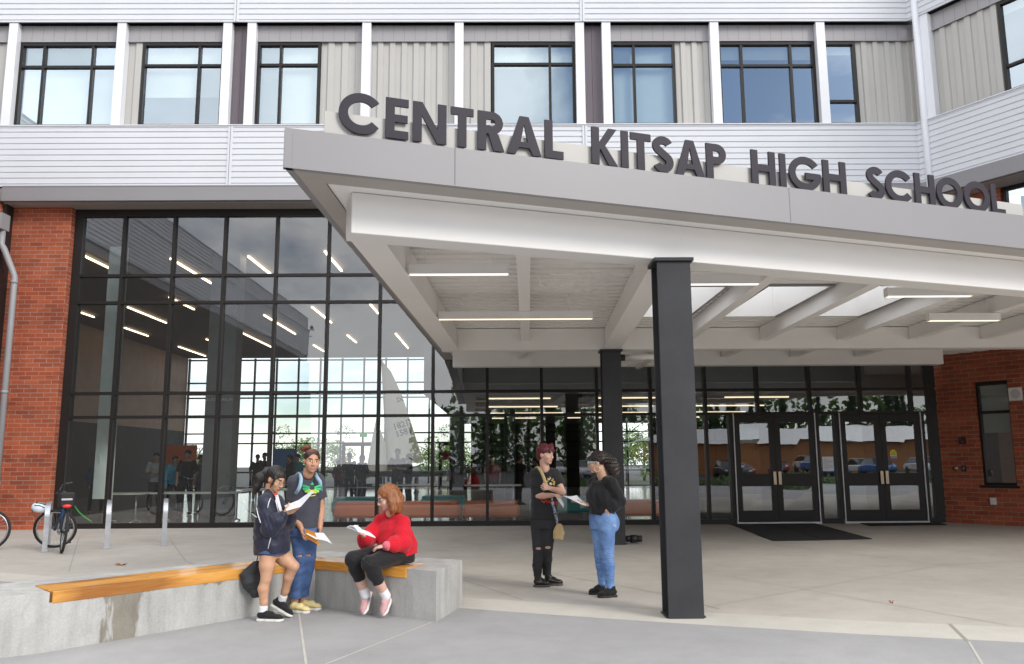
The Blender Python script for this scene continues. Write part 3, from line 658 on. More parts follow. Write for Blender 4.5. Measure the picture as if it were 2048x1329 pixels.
# damp run under the left wing: attribute painted per vertex below
at_ = nt.nodes.new('ShaderNodeAttribute'); at_.attribute_name = 'damp'
ns = noise(nt, L, coords(nt, 'Object', (7, 7, 1.6), L), 1.1, 4, .6); mt_ = nt.nodes.new('ShaderNodeMath'); mt_.operation = 'MULTIPLY_ADD'; L.new(ns, mt_.inputs[0]); mt_.inputs[1].default_value = 1.4; mt_.inputs[2].default_value = -.7
ad = nt.nodes.new('ShaderNodeMath'); ad.operation = 'ADD'; L.new(at_.outputs['Fac'], ad.inputs[0]); L.new(mt_.outputs[0], ad.inputs[1])
dm = ramp(nt, ad.outputs[0], [(.46, (1, 1, 1)), (.56, (.56, .51, .44))], L); c = mulc(nt, L, c, dm)
L.new(c, bs.inputs['Base Color']); bs.inputs['Roughness'].default_value = .75; bump(nt, L, noise(nt, L, v, 45, 5, .7), bs, .2, .004)
def fine_wall(name, p, q, z0, z1):
    pass
b = MB(); TS = T0-.08        # timber sits in a rebate
outer = [fA, fB, fC, fD, bD, bC2, bC, bB, bA]
b.prism(outer, -.01, TS)
b.prism([fA, fB, (-3.57, 6.79), (-3.90, 7.13), (-2.20, 9.10), (-2.18, 9.10), (-.80, 8.40), sD, fD, bD, bC2, bC, bB, bA], TS+.0005, T0) if False else None
# upper ring behind and beside the timber, as convex pieces
for poly in ([fA, fB, sl[3], bB, bA], [sl[3], sl[2], bC, bB], [sl[2], sr[2], bC2, bC], [sD, fD, bD, bC2, sr[2]]):
    b.prism(poly, TS, T0)
w = bn(b, 'wall', wm)
bm = bmesh.new(); bm.from_mesh(w.data); bmesh.ops.remove_doubles(bm, verts=bm.verts, dist=.0005)
bmesh.ops.triangulate(bm, faces=bm.faces)
for _ in range(5):
    bmesh.ops.subdivide_edges(bm, edges=[e for e in bm.edges if e.calc_length() > .12], cuts=1, use_grid_fill=False); bmesh.ops.triangulate(bm, faces=bm.faces)
bm.to_mesh(w.data); bm.free(); at2 = w.data.attributes.new('damp', 'FLOAT', 'POINT'); t_ = nrm(A3(fC[0]-fB[0], fC[1]-fB[1], 0))
for i, vv in enumerate(w.data.vertices):
    s = (vv.co.x-fB[0])*t_[0]+(vv.co.y-fB[1])*t_[1]; dn = abs(-(vv.co.x-fB[0])*t_[1]+(vv.co.y-fB[1])*t_[0]); zz = vv.co.z
    d = 0
    if dn < .05 and 0 < s < 2.5:
        under_ = max(0, 1-abs(zz-TS)/.10)*(.55 if .25 < s < 1.7 else .2)
        run = max(0, 1-abs(s-.62)/.26)*.95
        d = max(under_, run)
    at2.data[i].value = d
# timber
def wood(name, ang):
    m, nt, b, L = nodes(name); mp = nt.nodes.new('ShaderNodeMapping'); mp.vector_type = 'POINT'; mp.inputs['Rotation'].default_value = (0, 0, -ang); L.new(coords(nt), mp.inputs[0])
    m2 = nt.nodes.new('ShaderNodeMapping'); m2.inputs['Scale'].default_value = (1.2, 14, 14); L.new(mp.outputs[0], m2.inputs[0])
    g = ramp(nt, noise(nt, L, m2.outputs[0], 1.6, 5, .6, 1.2), [(.25, (.52, .20, .035)), (.5, (.70, .33, .065)), (.75, (.80, .44, .12))], L)
    m3 = nt.nodes.new('ShaderNodeMapping'); m3.inputs['Scale'].default_value = (.8, 5.5, 3); L.new(mp.outputs[0], m3.inputs[0])
    c = mulc(nt, L, g, ramp(nt, noise(nt, L, m3.outputs[0], 1.0, 1, .4), [(.34, (.50, .40, .34)), (.47, (.95, .93, .9)), (.56, (1.0, 1, 1)), (.7, (1.22, 1.2, 1.05))], L))
    kn = nt.nodes.new('ShaderNodeTexVoronoi'); kn.inputs['Scale'].default_value = 2.6; L.new(mp.outputs[0], kn.inputs['Vector'])
    c = mulc(nt, L, c, ramp(nt, kn.outputs['Distance'], [(.03, (.35, .2, .12)), (.07, (1, 1, 1))], L), .8)
    L.new(c, b.inputs['Base Color']); b.inputs['Roughness'].default_value = .28; b.inputs['Coat Weight'].default_value = .4; b.inputs['Coat Roughness'].default_value = .12
    return m
def seat(quad, n, name, over=.02):
    a, bq, cq, d = [np.array(p, float) for p in quad]; ang = math.atan2((bq-a)[1], (bq-a)[0]); m = MB()
    for i in range(n):
        t0 = i/n+.006; t1 = (i+1)/n-.006
        P = [a+(d-a)*t0, bq+(cq-bq)*t0, bq+(cq-bq)*t1, a+(d-a)*t1]
        m.prism([tuple(p) for p in P], TS+.002 if i else TS-.008, T0+.006)
    return bn(m, 'timber_seat', wood(name, ang), bevel=.005)
def offs(q, o=.012):
    a, b_, c_, d = [np.array(p, float) for p in q]; t = nrm(A3(*(b_-a), 0))[:2]; n = np.array([t[1], -t[0]])*o
    return [a+n, b_+n, c_, d]
seat(offs(sl), 8, 'orange_timber'); seat(offs(sr), 7, 'orange_timber_b')
# ------------------------------------------------------------------ bicycle racks (flat steel hoops)
def rack(p, q, label):
    p = A3(*p, 0); q = A3(*q, 0); mid = (p+q)/2; h = np.linalg.norm(q-p)/2; ang = math.atan2((q-p)[1], (q-p)[0])
    t = thing('bike_rack', label, 'bike rack', tuple(mid), 'steel hoops for bicycles', rz=ang)
    pts = [(-h, 0)]+[(-h*math.cos(a), .58+.22*math.sin(a)) for a in np.linspace(0, math.pi, 22)]+[(h, 0)]
    b = MB(); w = .038; th = .012; n = len(pts); vs = []
    for i, (x, z) in enumerate(pts):
        tt = np.array(pts[min(i+1, n-1)])-np.array(pts[max(i-1, 0)]); tt = tt/np.linalg.norm(tt); nn = np.array([-tt[1], tt[0]])
        for (k, y) in ((th, -w), (th, w), (-th, w), (-th, -w)): vs.append((x+nn[0]*k, y, z+nn[1]*k))
    fs = [[i*4+k, i*4+(k+1) % 4, i*4+4+(k+1) % 4, i*4+4+k] for i in range(n-1) for k in range(4)]+[[0, 1, 2, 3], [n*4-4, n*4-3, n*4-2, n*4-1]]
    b.add(vs, fs, 0); b.build('hoop', MT['galv'], t)
    for s in (-h, h):
        b = MB(); b.box(s-.06, s+.06, -.06, .06, .004, .014)
        for dx in (-.04, .04): b.tube([(s+dx, -.045, .01), (s+dx, -.045, .022)], .009, 8); b.tube([(s+dx, .045, .01), (s+dx, .045, .022)], .009, 8)
        b.build('base_plate', MT['galv'], t)
    return t
rack((-7.69, 14.27), (-8.02, 14.97), 'steel bike rack hoop with the bicycle and helmet leaning on it')
rack((-6.86, 14.69), (-7.18, 15.40), 'empty steel bike rack hoop in the middle, nearer the leaning bicycle')
rack((-6.06, 15.14), (-6.32, 15.78), 'empty steel bike rack hoop farthest from the bicycle, behind the bench')
# ------------------------------------------------------------------ bicycles
rubber = M('tyre_rubber', (.022, .022, .022), .8, 0, .1, 20); alu = M('rim_aluminium', (.55, .55, .56), .3, .8, .05); blackp = MT['black']; blue = M('blue_frame_paint', (.03, .10, .24), .3, .2, .03)
def wheel(parent, name, loc, rot, r=.34):
    e = bpy.data.objects.new(name, None); COL.objects.link(e); e.parent = parent; e.location = loc; e.rotation_euler = rot; e.empty_display_size = .1
    ring = lambda R: [(R*math.cos(a), 0, R*math.sin(a)) for a in np.linspace(0, 2*math.pi, 40, endpoint=False)]
    b = MB(); b.tube(ring(r-.022), .022, 8, closed=True); b.build('tyre', rubber, e)
    b = MB(); b.tube(ring(r-.052), .013, 6, closed=True); b.build('rim', alu, e)
    b = MB()
    for k in range(28):
        a = k*2*math.pi/28; s = .03*(1 if k % 2 else -1); b.tube([(.02*math.cos(a+.6), s, .02*math.sin(a+.6)), ((r-.05)*math.cos(a), 0, (r-.05)*math.sin(a))], .0016, 4)
    b.build('spokes', alu, e)
    b = MB(); b.tube([(0, -.05, 0), (0, .05, 0)], .022, 12); b.build('hub', blackp, e)
    return e
def bicycle(label, loc, rz, steer, paint, lean=0.0, grip=blackp):
    """frame lies in the x-z plane, front wheel at +x"""
    t = thing('bicycle', label, 'bicycle', loc, rz=rz); t.rotation_euler = (lean, 0, rz)
    R = .345; wheel(t, 'wheel', (-.52, 0, R), (0, 0, 0), R)
    st = bpy.data.objects.new('fork', None); COL.objects.link(st); st.parent = t
    H0 = A3(.34, 0, .82); H1 = A3(.385, 0, .66)
    # steering assembly turned about the head tube
    Rm = Matrix.Translation(Vector(H0)) @ Matrix.Rotation(steer, 4, Vector(nrm(H0-H1))) @ Matrix.Translation(-Vector(H0))
    st.matrix_local = Rm
    wheel(st, 'front_wheel', (.54, 0, R), (0, 0, 0), R)
    b = MB(); b.tube([H0+A3(-.02, 0, .09), H1], .018, 10)
    for s in (-.05, .05): b.tube([H1+A3(.003, 0, .01), H1+A3(.01, s, -.03), A3(.54, s, R)], .012, 8)
    b.build('blades', paint, st)
    b = MB(); S0 = H0+A3(-.02, 0, .12); b.tube([H0+A3(-.02, 0, .08), S0+A3(.0, 0, .02), S0+A3(.08, 0, .06)], .015, 8)
    hb = S0+A3(.08, 0, .06)
    for s in (-1, 1): b.tube([hb, hb+A3(.0, s*.1, .0), hb+A3(-.03, s*.2, .05), hb+A3(-.14, s*.29, .04)], .011, 8)
    b.build('handlebar', alu if paint is not blue else blackp, st)
    for s in (-1, 1):
        b = MB()
        b.tube([hb+A3(-.05, s*.225, .052), hb+A3(-.17, s*.30, .038)], .017, 10); b.tube([hb+A3(-.02, s*.19, .04), hb+A3(.03, s*.2, .02), hb+A3(-.08, s*.29, .0)], .005, 6)
        b.build('grip', grip, st)
    b = MB(); BB = A3(-.10, 0, .30); SD = A3(-.22, 0, .78)
    for p, q, r in ((H0, SD+A3(.015, 0, -.06), .015), (H1, BB, .019), (BB, SD, .016), (H0+A3(-.01, 0, .03), H1+A3(0, 0, -.02), .021)): b.tube([p, q], r, 10)
    for s in (-.06, .06): b.tube([BB+A3(0, s*.5, 0), A3(-.52, s, R)], .009, 8); b.tube([SD+A3(0, s*.3, -.06), A3(-.52, s, R)], .008, 8)
    b.build('frame', paint, t)
    b = MB(); b.tube([SD, SD+A3(-.045, 0, .15)], .014, 10); b.add([(-.42, -.075, .955), (-.42, .075, .955), (-.28, .06, .96), (-.13, .02, .955), (-.13, -.02, .955), (-.28, -.06, .96), (-.40, -.06, .92), (-.40, .06, .92), (-.14, 0, .93)],
        [[0, 5, 2, 1], [5, 4, 3, 2], [0, 1, 7, 6], [6, 7, 8], [1, 2, 7], [2, 3, 8], [2, 8, 7], [0, 6, 5], [5, 8, 4], [5, 6, 8], [3, 4, 8]]); b.build('saddle', blackp, t)
    b = MB(); b.tube([BB+A3(0, -.06, 0), BB+A3(0, .06, 0)], .03, 12); b.tube([BB+A3(0, -.045, 0), BB+A3(0, -.05, 0)], .09, 24)
    b.tube([BB+A3(0, -.065, 0), BB+A3(.06, -.07, -.16)], .01, 8); b.tube([BB+A3(0, .065, 0), BB+A3(-.06, .07, .16)], .01, 8)
    b.build('crank', alu, t)
    for s, dx, dz in ((-1, .06, -.16), (1, -.06, .16)):
        b = MB(); c = BB+A3(dx, s*.12, dz); b.box(c[0]-.045, c[0]+.045, c[1]-.04, c[1]+.04, c[2]-.012, c[2]+.012); b.build('pedal', blackp, t)
    b = MB()
    for s in (-.05, .05): b.tube([A3(-.25, s, .72), A3(-.62, s, .725)], .006, 6); b.tube([A3(-.58, s, .72), A3(-.52, s*1.3, .36)], .006, 6)
    b.tube([A3(-.62, -.05, .725), A3(-.62, .05, .725)], .006, 6); b.build('rear_carrier', blackp, t)
    return t
bk = bicycle('blue bicycle with turned front wheel leaning against the first steel rack', (-7.54, 14.44, 0), math.radians(122), math.radians(78), blue, .06)
bicycle('grey bicycle mostly cut off beside the brick pier', (-9.34, 14.45, 0), math.radians(8), math.radians(10), M('silver_frame', (.35, .36, .38), .35, .5, .03), .05)
t = thing('carrier_bag', 'black bag with grey stripe and red light on the leaning bicycle', 'bag', (-7.27, 14.05, .73), rz=math.radians(32))
b = MB(); b.prism([(-.12, -.13), (.12, -.13), (.13, .13), (-.13, .13)], .0, .25); b.build('bag_body', M('black_nylon', (.018, .018, .02), .75, 0, .2, 20, .3, 60), t, bevel=.03)
b = MB(); b.box(-.085, .075, -.137, -.131, .125, .155); b.build('reflector_strip', M('grey_reflect', (.5, .5, .52), .5), t)
b = MB(); b.ball((-.0, -.15, .03), (.07, .02, .03), 8); b.build('tail_light', M('red_lens', (.75, .03, .02), .3), t)
t = thing('bike_helmet', 'white and blue bicycle helmet hanging from the handlebar beside the rack', 'helmet', (-7.86, 14.32, .72), rz=.4); t.rotation_euler = (.5, .25, .4)
b = MB(); b.ball((0, 0, 0), (.125, .10, .085), 12); 
b.v = [(x, y, max(z, -.045)) for x, y, z in b.v]; b.build('shell', M('helmet_white', (.62, .70, .76), .35, 0, .05), t)
b = MB()
for s in (-.05, 0, .05): b.tube([(-.07, s, .072-abs(s)*.4), (0, s*1.05, .087-abs(s)*.4), (.08, s, .068-abs(s)*.4)], .012, 8)
b.tube([(-.1, -.05, -.03), (-.02, -.09, -.12), (.05, -.06, -.13), (.1, .0, -.04)], .006, 6); b.build('vent', blackp, t)
# fallen leaves
def leaf(px, py, col, label, s=.06):
    c = at(px, py, 10); k = -H/(c[2]-H); p = A3(c[0]*k, c[1]*k, .006); b = MB()
    a = [(math.cos(q)*s*(1+.5*math.cos(5*q)), math.sin(q)*s*.7*(1+.5*math.cos(5*q)), .008+.015*math.cos(2*q)) for q in np.linspace(0, 2*math.pi, 20, endpoint=False)]
    b.add([(p[0]+x, p[1]+y, p[2]+z) for x, y, z in a]+[tuple(p)], [[i, (i+1) % 20, 20] for i in range(20)]); o = b.build('fallen_leaf', col); tag(o, label, 'leaf')
lb = M('dry_leaf', (.30, .10, .03), .8); leaf(243, 1131, lb, 'curled brown dry leaf on the plaza behind the timber seat', .07)
leaf(1783, 1207, lb, 'tiny brown leaf on the plaza right of the front column', .02)
# ------------------------------------------------------------------ implicit surfaces for people and soft things
class Vox:
    def __init__(s, lo, hi, h):
        s.lo = np.array(lo, float); s.h = h; n = np.ceil((np.array(hi)-s.lo)/h).astype(int)+1; s.n = n
        s.ax = [(s.lo[i]+h*np.arange(n[i])).astype(np.float32) for i in range(3)]; s.d = np.full(n, .5, np.float32)
    def block(s, lo, hi):
        a = [max(0, int((lo[i]-s.lo[i])/s.h)) for i in range(3)]; b = [min(s.n[i], int((hi[i]-s.lo[i])/s.h)+2) for i in range(3)]
        if any(b[i] <= a[i] for i in range(3)): return None, None
        sl = tuple(slice(a[i], b[i]) for i in range(3)); return sl, np.meshgrid(*[s.ax[i][a[i]:b[i]] for i in range(3)], indexing='ij', sparse=True)
    def put(s, lo, hi, fn, k=.02, op='u'):
        m = max(k, .0)+.03; sl, P = s.block(np.array(lo)-m, np.array(hi)+m)
        if sl is None: return s
        q = fn(*P).astype(np.float32); d = s.d[sl]
        if op == 's': d = -d
        h = np.clip(.5+.5*(q-d)/max(k, 1e-4), 0, 1) if True else 0
        r = q*(1-h)+d*h-k*h*(1-h)
        s.d[sl] = -r if op == 's' else r
        return s
    def cone(s, a, b, ra, rb, k=.015, op='u', sq=None, flat=False):
        a = np.array(a, float); b = np.array(b, float); R = max(ra, rb); ba = b-a; bb = float(ba@ba)+1e-9
        def fn(x, y, z):
            px, py, pz = x-a[0], y-a[1], z-a[2]; t = np.clip((px*ba[0]+py*ba[1]+pz*ba[2])/bb, 0, 1)
            qx, qy, qz = px-t*ba[0], py-t*ba[1], pz-t*ba[2]; d2 = qx*qx+qy*qy+qz*qz
            if sq is not None:      # flatten along unit vector sq[0] by factor sq[1]
                e = qx*sq[0][0]+qy*sq[0][1]+qz*sq[0][2]; d2 = d2+e*e*(1/sq[1]**2-1)
            r = np.sqrt(d2)-(ra+(rb-ra)*t)
            return np.maximum(r, ((px-ba[0])*ba[0]+(py-ba[1])*ba[1]+(pz-ba[2])*ba[2])/math.sqrt(bb)) if flat else r
        return s.put(np.minimum(a, b)-R, np.maximum(a, b)+R, fn, k, op)
    def chain(s, pts, rs, k=.015, flat=False, **kw):
        for i in range(len(pts)-1): s.cone(pts[i], pts[i+1], rs[i], rs[i+1], k, flat=flat and i == len(pts)-2, **kw)
        return s
    def ell(s, c, r, ax=None, k=.015, op='u'):
        c = np.array(c, float); r = np.array(r, float); X = np.eye(3) if ax is None else np.array(ax, float); R = r.max(); mr = r.min()
        def fn(x, y, z):
            p = (x-c[0], y-c[1], z-c[2]); q = [(p[0]*X[i][0]+p[1]*X[i][1]+p[2]*X[i][2])/r[i] for i in range(3)]
            n = np.sqrt(q[0]**2+q[1]**2+q[2]**2); g = np.sqrt((q[0]/r[0])**2+(q[1]/r[1])**2+(q[2]/r[2])**2)+1e-6
            return n*(n-1)/g
        return s.put(c-R, c+R, fn, k, op)
    def loft(s, sec, k=.02, op='u', e=2.3):
        """sec: list of (centre, lateral unit vector, half width, half depth)"""
        C = np.array([c for c, *_ in sec]); lo = C.min(0)-max(max(w, d) for _, _, w, d in sec); hi = C.max(0)+max(max(w, d) for _, _, w, d in sec)
        ax = nrm(C[-1]-C[0]); T = (C-C[0])@ax
        def fn(x, y, z):
            t = (x-C[0][0])*ax[0]+(y-C[0][1])*ax[1]+(z-C[0][2])*ax[2]; tc = np.clip(t, T[0], T[-1])
            I = lambda v: np.interp(tc, T, v)
            cx, cy, cz = I(C[:, 0]), I(C[:, 1]), I(C[:, 2]); ux, uy, uz = [I(np.array([u[j] for _, u, _, _ in sec])) for j in range(3)]
            W = I(np.array([w for *_, w, _ in sec])); Dp = I(np.array([d for *_, d in sec]))
            px, py, pz = x-cx, y-cy, z-cz; u = px*ux+py*uy+pz*uz
            al = px*ax[0]+py*ax[1]+pz*ax[2]; v2 = np.maximum(px*px+py*py+pz*pz-u*u-al*al, 0)
            q = ((np.abs(u)/W)**e+(np.sqrt(v2)/Dp)**e)**(1/e); dd = (q-1)*np.minimum(W, Dp); over = np.maximum(T[0]-t, t-T[-1])
            return np.where(over > 0, np.sqrt(np.maximum(dd, 0)**2+over**2)+np.minimum(dd, 0)*.0, np.maximum(dd, over))
        return s.put(lo, hi, fn, k, op)
    def plane_cut(s, p, n, lo=None, hi=None):
        """removes what lies on the n side of p (inside an optional box)"""
        sl, P = s.block(s.lo if lo is None else lo, s.lo+s.h*s.n if hi is None else hi)
        if sl is None: return s
        n = nrm(n); q = (P[0]-p[0])*n[0]+(P[1]-p[1])*n[1]+(P[2]-p[2])*n[2]; s.d[sl] = np.maximum(s.d[sl], q); return s
    def fold(s, amp, freq, seed=0, lo=None, hi=None, stretch=(1, 1, 1)):
        sl, P = s.block(s.lo if lo is None else lo, s.lo+s.h*s.n if hi is None else hi)
        if sl is None: return s
        g = np.random.default_rng(seed); t = 0
        for i in range(5):
            v = g.normal(size=3)*np.array(stretch)*freq*(1+.45*i); ph = g.uniform(0, 6.28, 2); w = g.normal(size=3)*freq*.35
            wv = np.sin(P[0]*w[0]+P[1]*w[1]+P[2]*w[2]+ph[1]); w2 = np.sin(P[0]*w[1]*1.3-P[1]*w[2]*1.3+P[2]*w[0]*1.3+ph[0]*2)
            t = t+np.sin(P[0]*v[0]+P[1]*v[1]+P[2]*v[2]+ph[0]+2.2*wv+1.2*w2)*(.55+.45*w2)/(1+.5*i)
        s.d[sl] += (amp*.5*t).astype(np.float32); return s
    def mesh(s):
        d = s.d; n = d.shape; neg = d < 0
        cnt = np.zeros((n[0]-1, n[1]-1, n[2]-1), np.int8); acc = np.zeros((*cnt.shape, 3), np.float32); k = np.zeros(cnt.shape, np.float32)
        for dx in (0, 1):
            for dy in (0, 1):
                for dz in (0, 1): cnt += neg[dx:n[0]-1+dx, dy:n[1]-1+dy, dz:n[2]-1+dz]
        act = np.argwhere((cnt > 0) & (cnt < 8)); idx = np.full(cnt.shape, -1, np.int64); idx[tuple(act.T)] = np.arange(len(act))
        pos = np.zeros((len(act), 3)); w = np.zeros(len(act)); A = act
        cor = {(i, j, l): d[A[:, 0]+i, A[:, 1]+j, A[:, 2]+l] for i in (0, 1) for j in (0, 1) for l in (0, 1)}
        for c0 in cor:
            for ax_ in range(3):
                if c0[ax_]: continue
                c1 = list(c0); c1[ax_] = 1; c1 = tuple(c1); a, b = cor[c0], cor[c1]; x = (a < 0) != (b < 0); t = np.where(x, a/(np.where(x, a-b, 1)), 0)
                p = np.array(c0, float)[None, :].repeat(len(A), 0); p[:, ax_] += t; pos[x] += p[x]; w[x] += 1
        V = s.lo+s.h*(A+pos/w[:, None]); Fs = []
        for ax_ in range(3):
            b1, b2 = [(1, 2), (2, 0), (0, 1)][ax_]; sl0 = [slice(None)]*3; sl1 = [slice(None)]*3; sl0[ax_] = slice(0, -1); sl1[ax_] = slice(1, None)
            a, b = neg[tuple(sl0)], neg[tuple(sl1)]
            for flip in (False, True):
                e = np.argwhere((a & ~b) if not flip else (~a & b)); e = e[(e[:, b1] > 0) & (e[:, b2] > 0) & (e[:, b1] < n[b1]-1) & (e[:, b2] < n[b2]-1)]
                if not len(e): continue
                q = []
                for (o1, o2) in ((-1, -1), (0, -1), (0, 0), (-1, 0)):
                    c = e.copy(); c[:, b1] += o1; c[:, b2] += o2; q.append(idx[tuple(c.T)])
                f = np.stack(q, 1); f = f[(f >= 0).all(1)]; Fs.append(f[:, ::-1] if flip else f)
        return V, np.concatenate(Fs) if Fs else np.zeros((0, 4), int)
def vmesh(name, vox, mats, parent=None, smooth=1, paint=None, off=(0, 0, 0)):
    """mesh object from a Vox (or a list of (V, F) pieces joined)"""
    V, Fc = vox.mesh()
    for _ in range(smooth):
        acc = np.zeros_like(V); ct = np.zeros(len(V))
        for a, b in ((0, 1), (1, 2), (2, 3), (3, 0)):
            for i, j in ((a, b), (b, a)): np.add.at(acc, Fc[:, i], V[Fc[:, j]]); np.add.at(ct, Fc[:, i], 1)
        V = V*.5+.5*acc/np.maximum(ct, 1)[:, None]
    me = bpy.data.meshes.new(name); n = len(Fc); me.vertices.add(len(V)); me.vertices.foreach_set('co', (V-np.array(off)).astype(np.float32).ravel())
    me.loops.add(n*4); me.loops.foreach_set('vertex_index', Fc.astype(np.int32).ravel()); me.polygons.add(n); me.polygons.foreach_set('loop_start', np.arange(0, n*4, 4, dtype=np.int32)); me.polygons.foreach_set('loop_total', np.full(n, 4, np.int32))
    me.update(calc_edges=True); me.polygons.foreach_set('use_smooth', np.ones(n, bool))
    for m in (mats if isinstance(mats, (list, tuple)) else [mats]): me.materials.append(m)
    if paint is not None:
        cen = V[Fc].mean(1); me.polygons.foreach_set('material_index', paint(cen).astype(np.int32))
    me.update(); return link(name, me, parent)
# ------------------------------------------------------------------ body building blocks
def basis(f, up=(0, 0, 1)):
    f = nrm(f); r = nrm(np.cross(f, up)); u = np.cross(r, f); return r, f, u      # right of the face, forward, up
def head(g, c, f, s=1.0, up=(0, 0, 1), neck=None, jaw=1.0):
    r, f, u = basis(f, up); P = lambda x, y, z: np.array(c)+s*(r*x+f*y+u*z); X = [r, f, u]
    g.ell(P(0, -.014, .034), s*A3(.073, .094, .084), X, .01)
    g.ell(P(0, .028, -.02), s*A3(.063, .060, .078), X, .03)
    g.ell(P(0, .040, -.066), s*A3(.044*jaw, .046, .046), X, .03)
    g.ell(P(0, .066, -.098), s*A3(.020, .018, .016), X, .018)
    for q in (-1, 1):
        g.ell(P(q*.040, .062, -.03), s*A3(.023, .022, .022), X, .02)
        g.ell(P(q*.031, .098, .006), s*A3(.017, .014, .012), X, .012, 's')
        g.ell(P(q*.031, .077, .004), s*A3(.0125, .012, .0115), X, .003)
        g.ell(P(q*.075, -.006, -.008), s*A3(.009, .020, .030), X, .006)
        g.ell(P(q*.030, .087, .024), s*A3(.02, .010, .006), X, .01)
        g.ell(P(q*.0115, .098, -.037), s*A3(.009, .010, .008), X, .006)
    g.cone(P(0, .090, .008), P(0, .107, -.032), s*.007, s*.0115, .009)
    g.ell(P(0, .087, -.064), s*A3(.022, .010, .006), X, .005); g.ell(P(0, .085, -.076), s*A3(.018, .010, .007), X, .005)
    if neck is not None: g.cone(P(0, -.022, -.075), neck, s*.053, s*.060, .02)
    return P, X
def face_paint(P, X, s, c, f, lipw=.024):
    """index 1 lips, 2 eye white, 3 iris, 4 brow"""
    r, f_, u = X; c = np.array(c)
    def fn(cen):
        d = cen-c; a = d@r/s; b = d@f_/s; z = d@u/s; m = np.zeros(len(cen), int)
        front = b > .055
        m[front & (np.abs(a) < lipw) & (np.abs(z+.070) < .0105*(1-(a/lipw)**2)**.5.real if False else front & (np.abs(a) < lipw) & (np.abs(z+.070) < .010))] = 1
        for q in (-1, 1):
            e = front & (((a-q*.031)/.0135)**2+((z-.004)/.0062)**2 < 1); m[e] = 2
            m[front & (((a-q*.031)/.0064)**2+((z-.004)/.0066)**2 < 1)] = 3
            m[front & (np.abs(a-q*.032) < .02) & (np.abs(z-.0265+(abs(1)*(a-q*.032)**2)*9) < .0042)] = 4
        return m
    return fn
def hand(g, w, d, n, side=1, curl=.5, s=1.0, spread=.1, thumb=.6, r0=.0085):
    """w wrist, d direction to the fingertips, n palm normal (fingers curl towards it), side +1/-1 puts the thumb"""
    d = nrm(d); n = nrm(np.array(n)-d*np.dot(n, d)); a = np.cross(d, n)*side
    P = lambda x, y, z: np.array(w, float)+s*(d*x+a*y+n*z)
    g.cone(P(0, 0, 0), P(.05, .008, 0), s*.024, s*.026, .012, sq=(n, .55)); g.cone(P(.03, -.012, 0), P(.075, -.022, 0), s*.018, s*.017, .012, sq=(n, .6)); g.cone(P(.03, .014, 0), P(.078, .020, 0), s*.02, s*.018, .012, sq=(n, .6))
    for i, (y, L) in enumerate(((.029, .068), (.010, .076), (-.009, .070), (-.027, .054))):
        p = P(.078, y, 0); ang = curl*(.75+.12*i); v = 0; q = p
        for j, fr in enumerate((.44, .32, .24)):
            v += ang*(.8 if j == 0 else 1.0); sp = (1.5-i)*spread*.35; dv = d*math.cos(v)+n*math.sin(v)+a*sp
            e = q+s*L*fr*nrm(dv); g.cone(q, e, s*r0*(1-.08*j), s*r0*(.92-.09*j), .004); q = e
    b0 = P(.018, .022, .004); t1 = nrm(d*.62+a*.72+n*.25*thumb); t2 = nrm(d*.85+a*.25+n*.5*thumb)
    m = b0+s*.040*t1; g.cone(b0, m, s*.0135, s*.0105, .008); g.cone(m, m+s*.03*t2, s*.0105, s*.0088, .004); g.cone(m+s*.03*t2, m+s*.053*nrm(t2+n*.3*thumb), s*.009, s*.0075, .004)
def skin(name, col, lip, iris=(.05, .025, .012)):
    m, nt, b, L = nodes(name+'_skin'); v = coords(nt)
    c = ramp(nt, noise(nt, L, v, 14, 4), [(.3, tuple(x*.9 for x in col)), (.7, tuple(min(1, x*1.08) for x in col))], L); L.new(c, b.inputs['Base Color'])
    b.inputs['Roughness'].default_value = .5; b.inputs['Subsurface Weight'].default_value = .12; b.inputs['Subsurface Radius'].default_value = (.012, .005, .003); b.inputs['Specular IOR Level'].default_value = .4
    return [m, M(name+'_lip', lip, .4, 0, 0), M(name+'_eye_white', (.72, .70, .68), .25, 0, 0), M(name+'_iris', iris, .15, 0, 0), M(name+'_brow', (.05, .03, .025), .8, 0, 0)]
def hairmat(name, c, c2, sc=(60, 60, 8)):
    m, nt, b, L = nodes(name); v = coords(nt, 'Object', sc, L); n = noise(nt, L, v, 1.6, 4, .6, .4)
    L.new(ramp(nt, n, [(.3, c), (.7, c2)], L), b.inputs['Base Color']); b.inputs['Roughness'].default_value = .42; b.inputs['Specular IOR Level'].default_value = .5; bump(nt, L, n, b, .7, .006); return m
def cloth(name, col, rough=.85, var=.12, fine=240, bmp=.25, vs=8, spec=.25):
    m, nt, b, L = nodes(name); v = coords(nt)
    c = ramp(nt, noise(nt, L, v, vs, 4), [(.3, tuple(x*(1-var) for x in col)), (.7, tuple(min(1, x*(1+var)) for x in col))], L)
    L.new(c, b.inputs['Base Color']); b.inputs['Roughness'].default_value = rough; b.inputs['Specular IOR Level'].default_value = spec; b.inputs['Sheen Weight'].default_value = .15
    bump(nt, L, noise(nt, L, v, fine, 2), b, bmp, .002); return m
def denim(name, col, light):
    m, nt, b, L = nodes(name); v = coords(nt); c = ramp(nt, noise(nt, L, v, 5, 4, .6), [(.34, col), (.66, light)], L)
    c = mulc(nt, L, c, ramp(nt, noise(nt, L, coords(nt, 'Object', (260, 260, 60), L), 1, 2), [(.3, (.8, .8, .82)), (.7, (1.12, 1.12, 1.1))], L)); L.new(c, b.inputs['Base Color']); b.inputs['Roughness'].default_value = .85
    bump(nt, L, noise(nt, L, v, 200, 2), b, .2, .002); return m
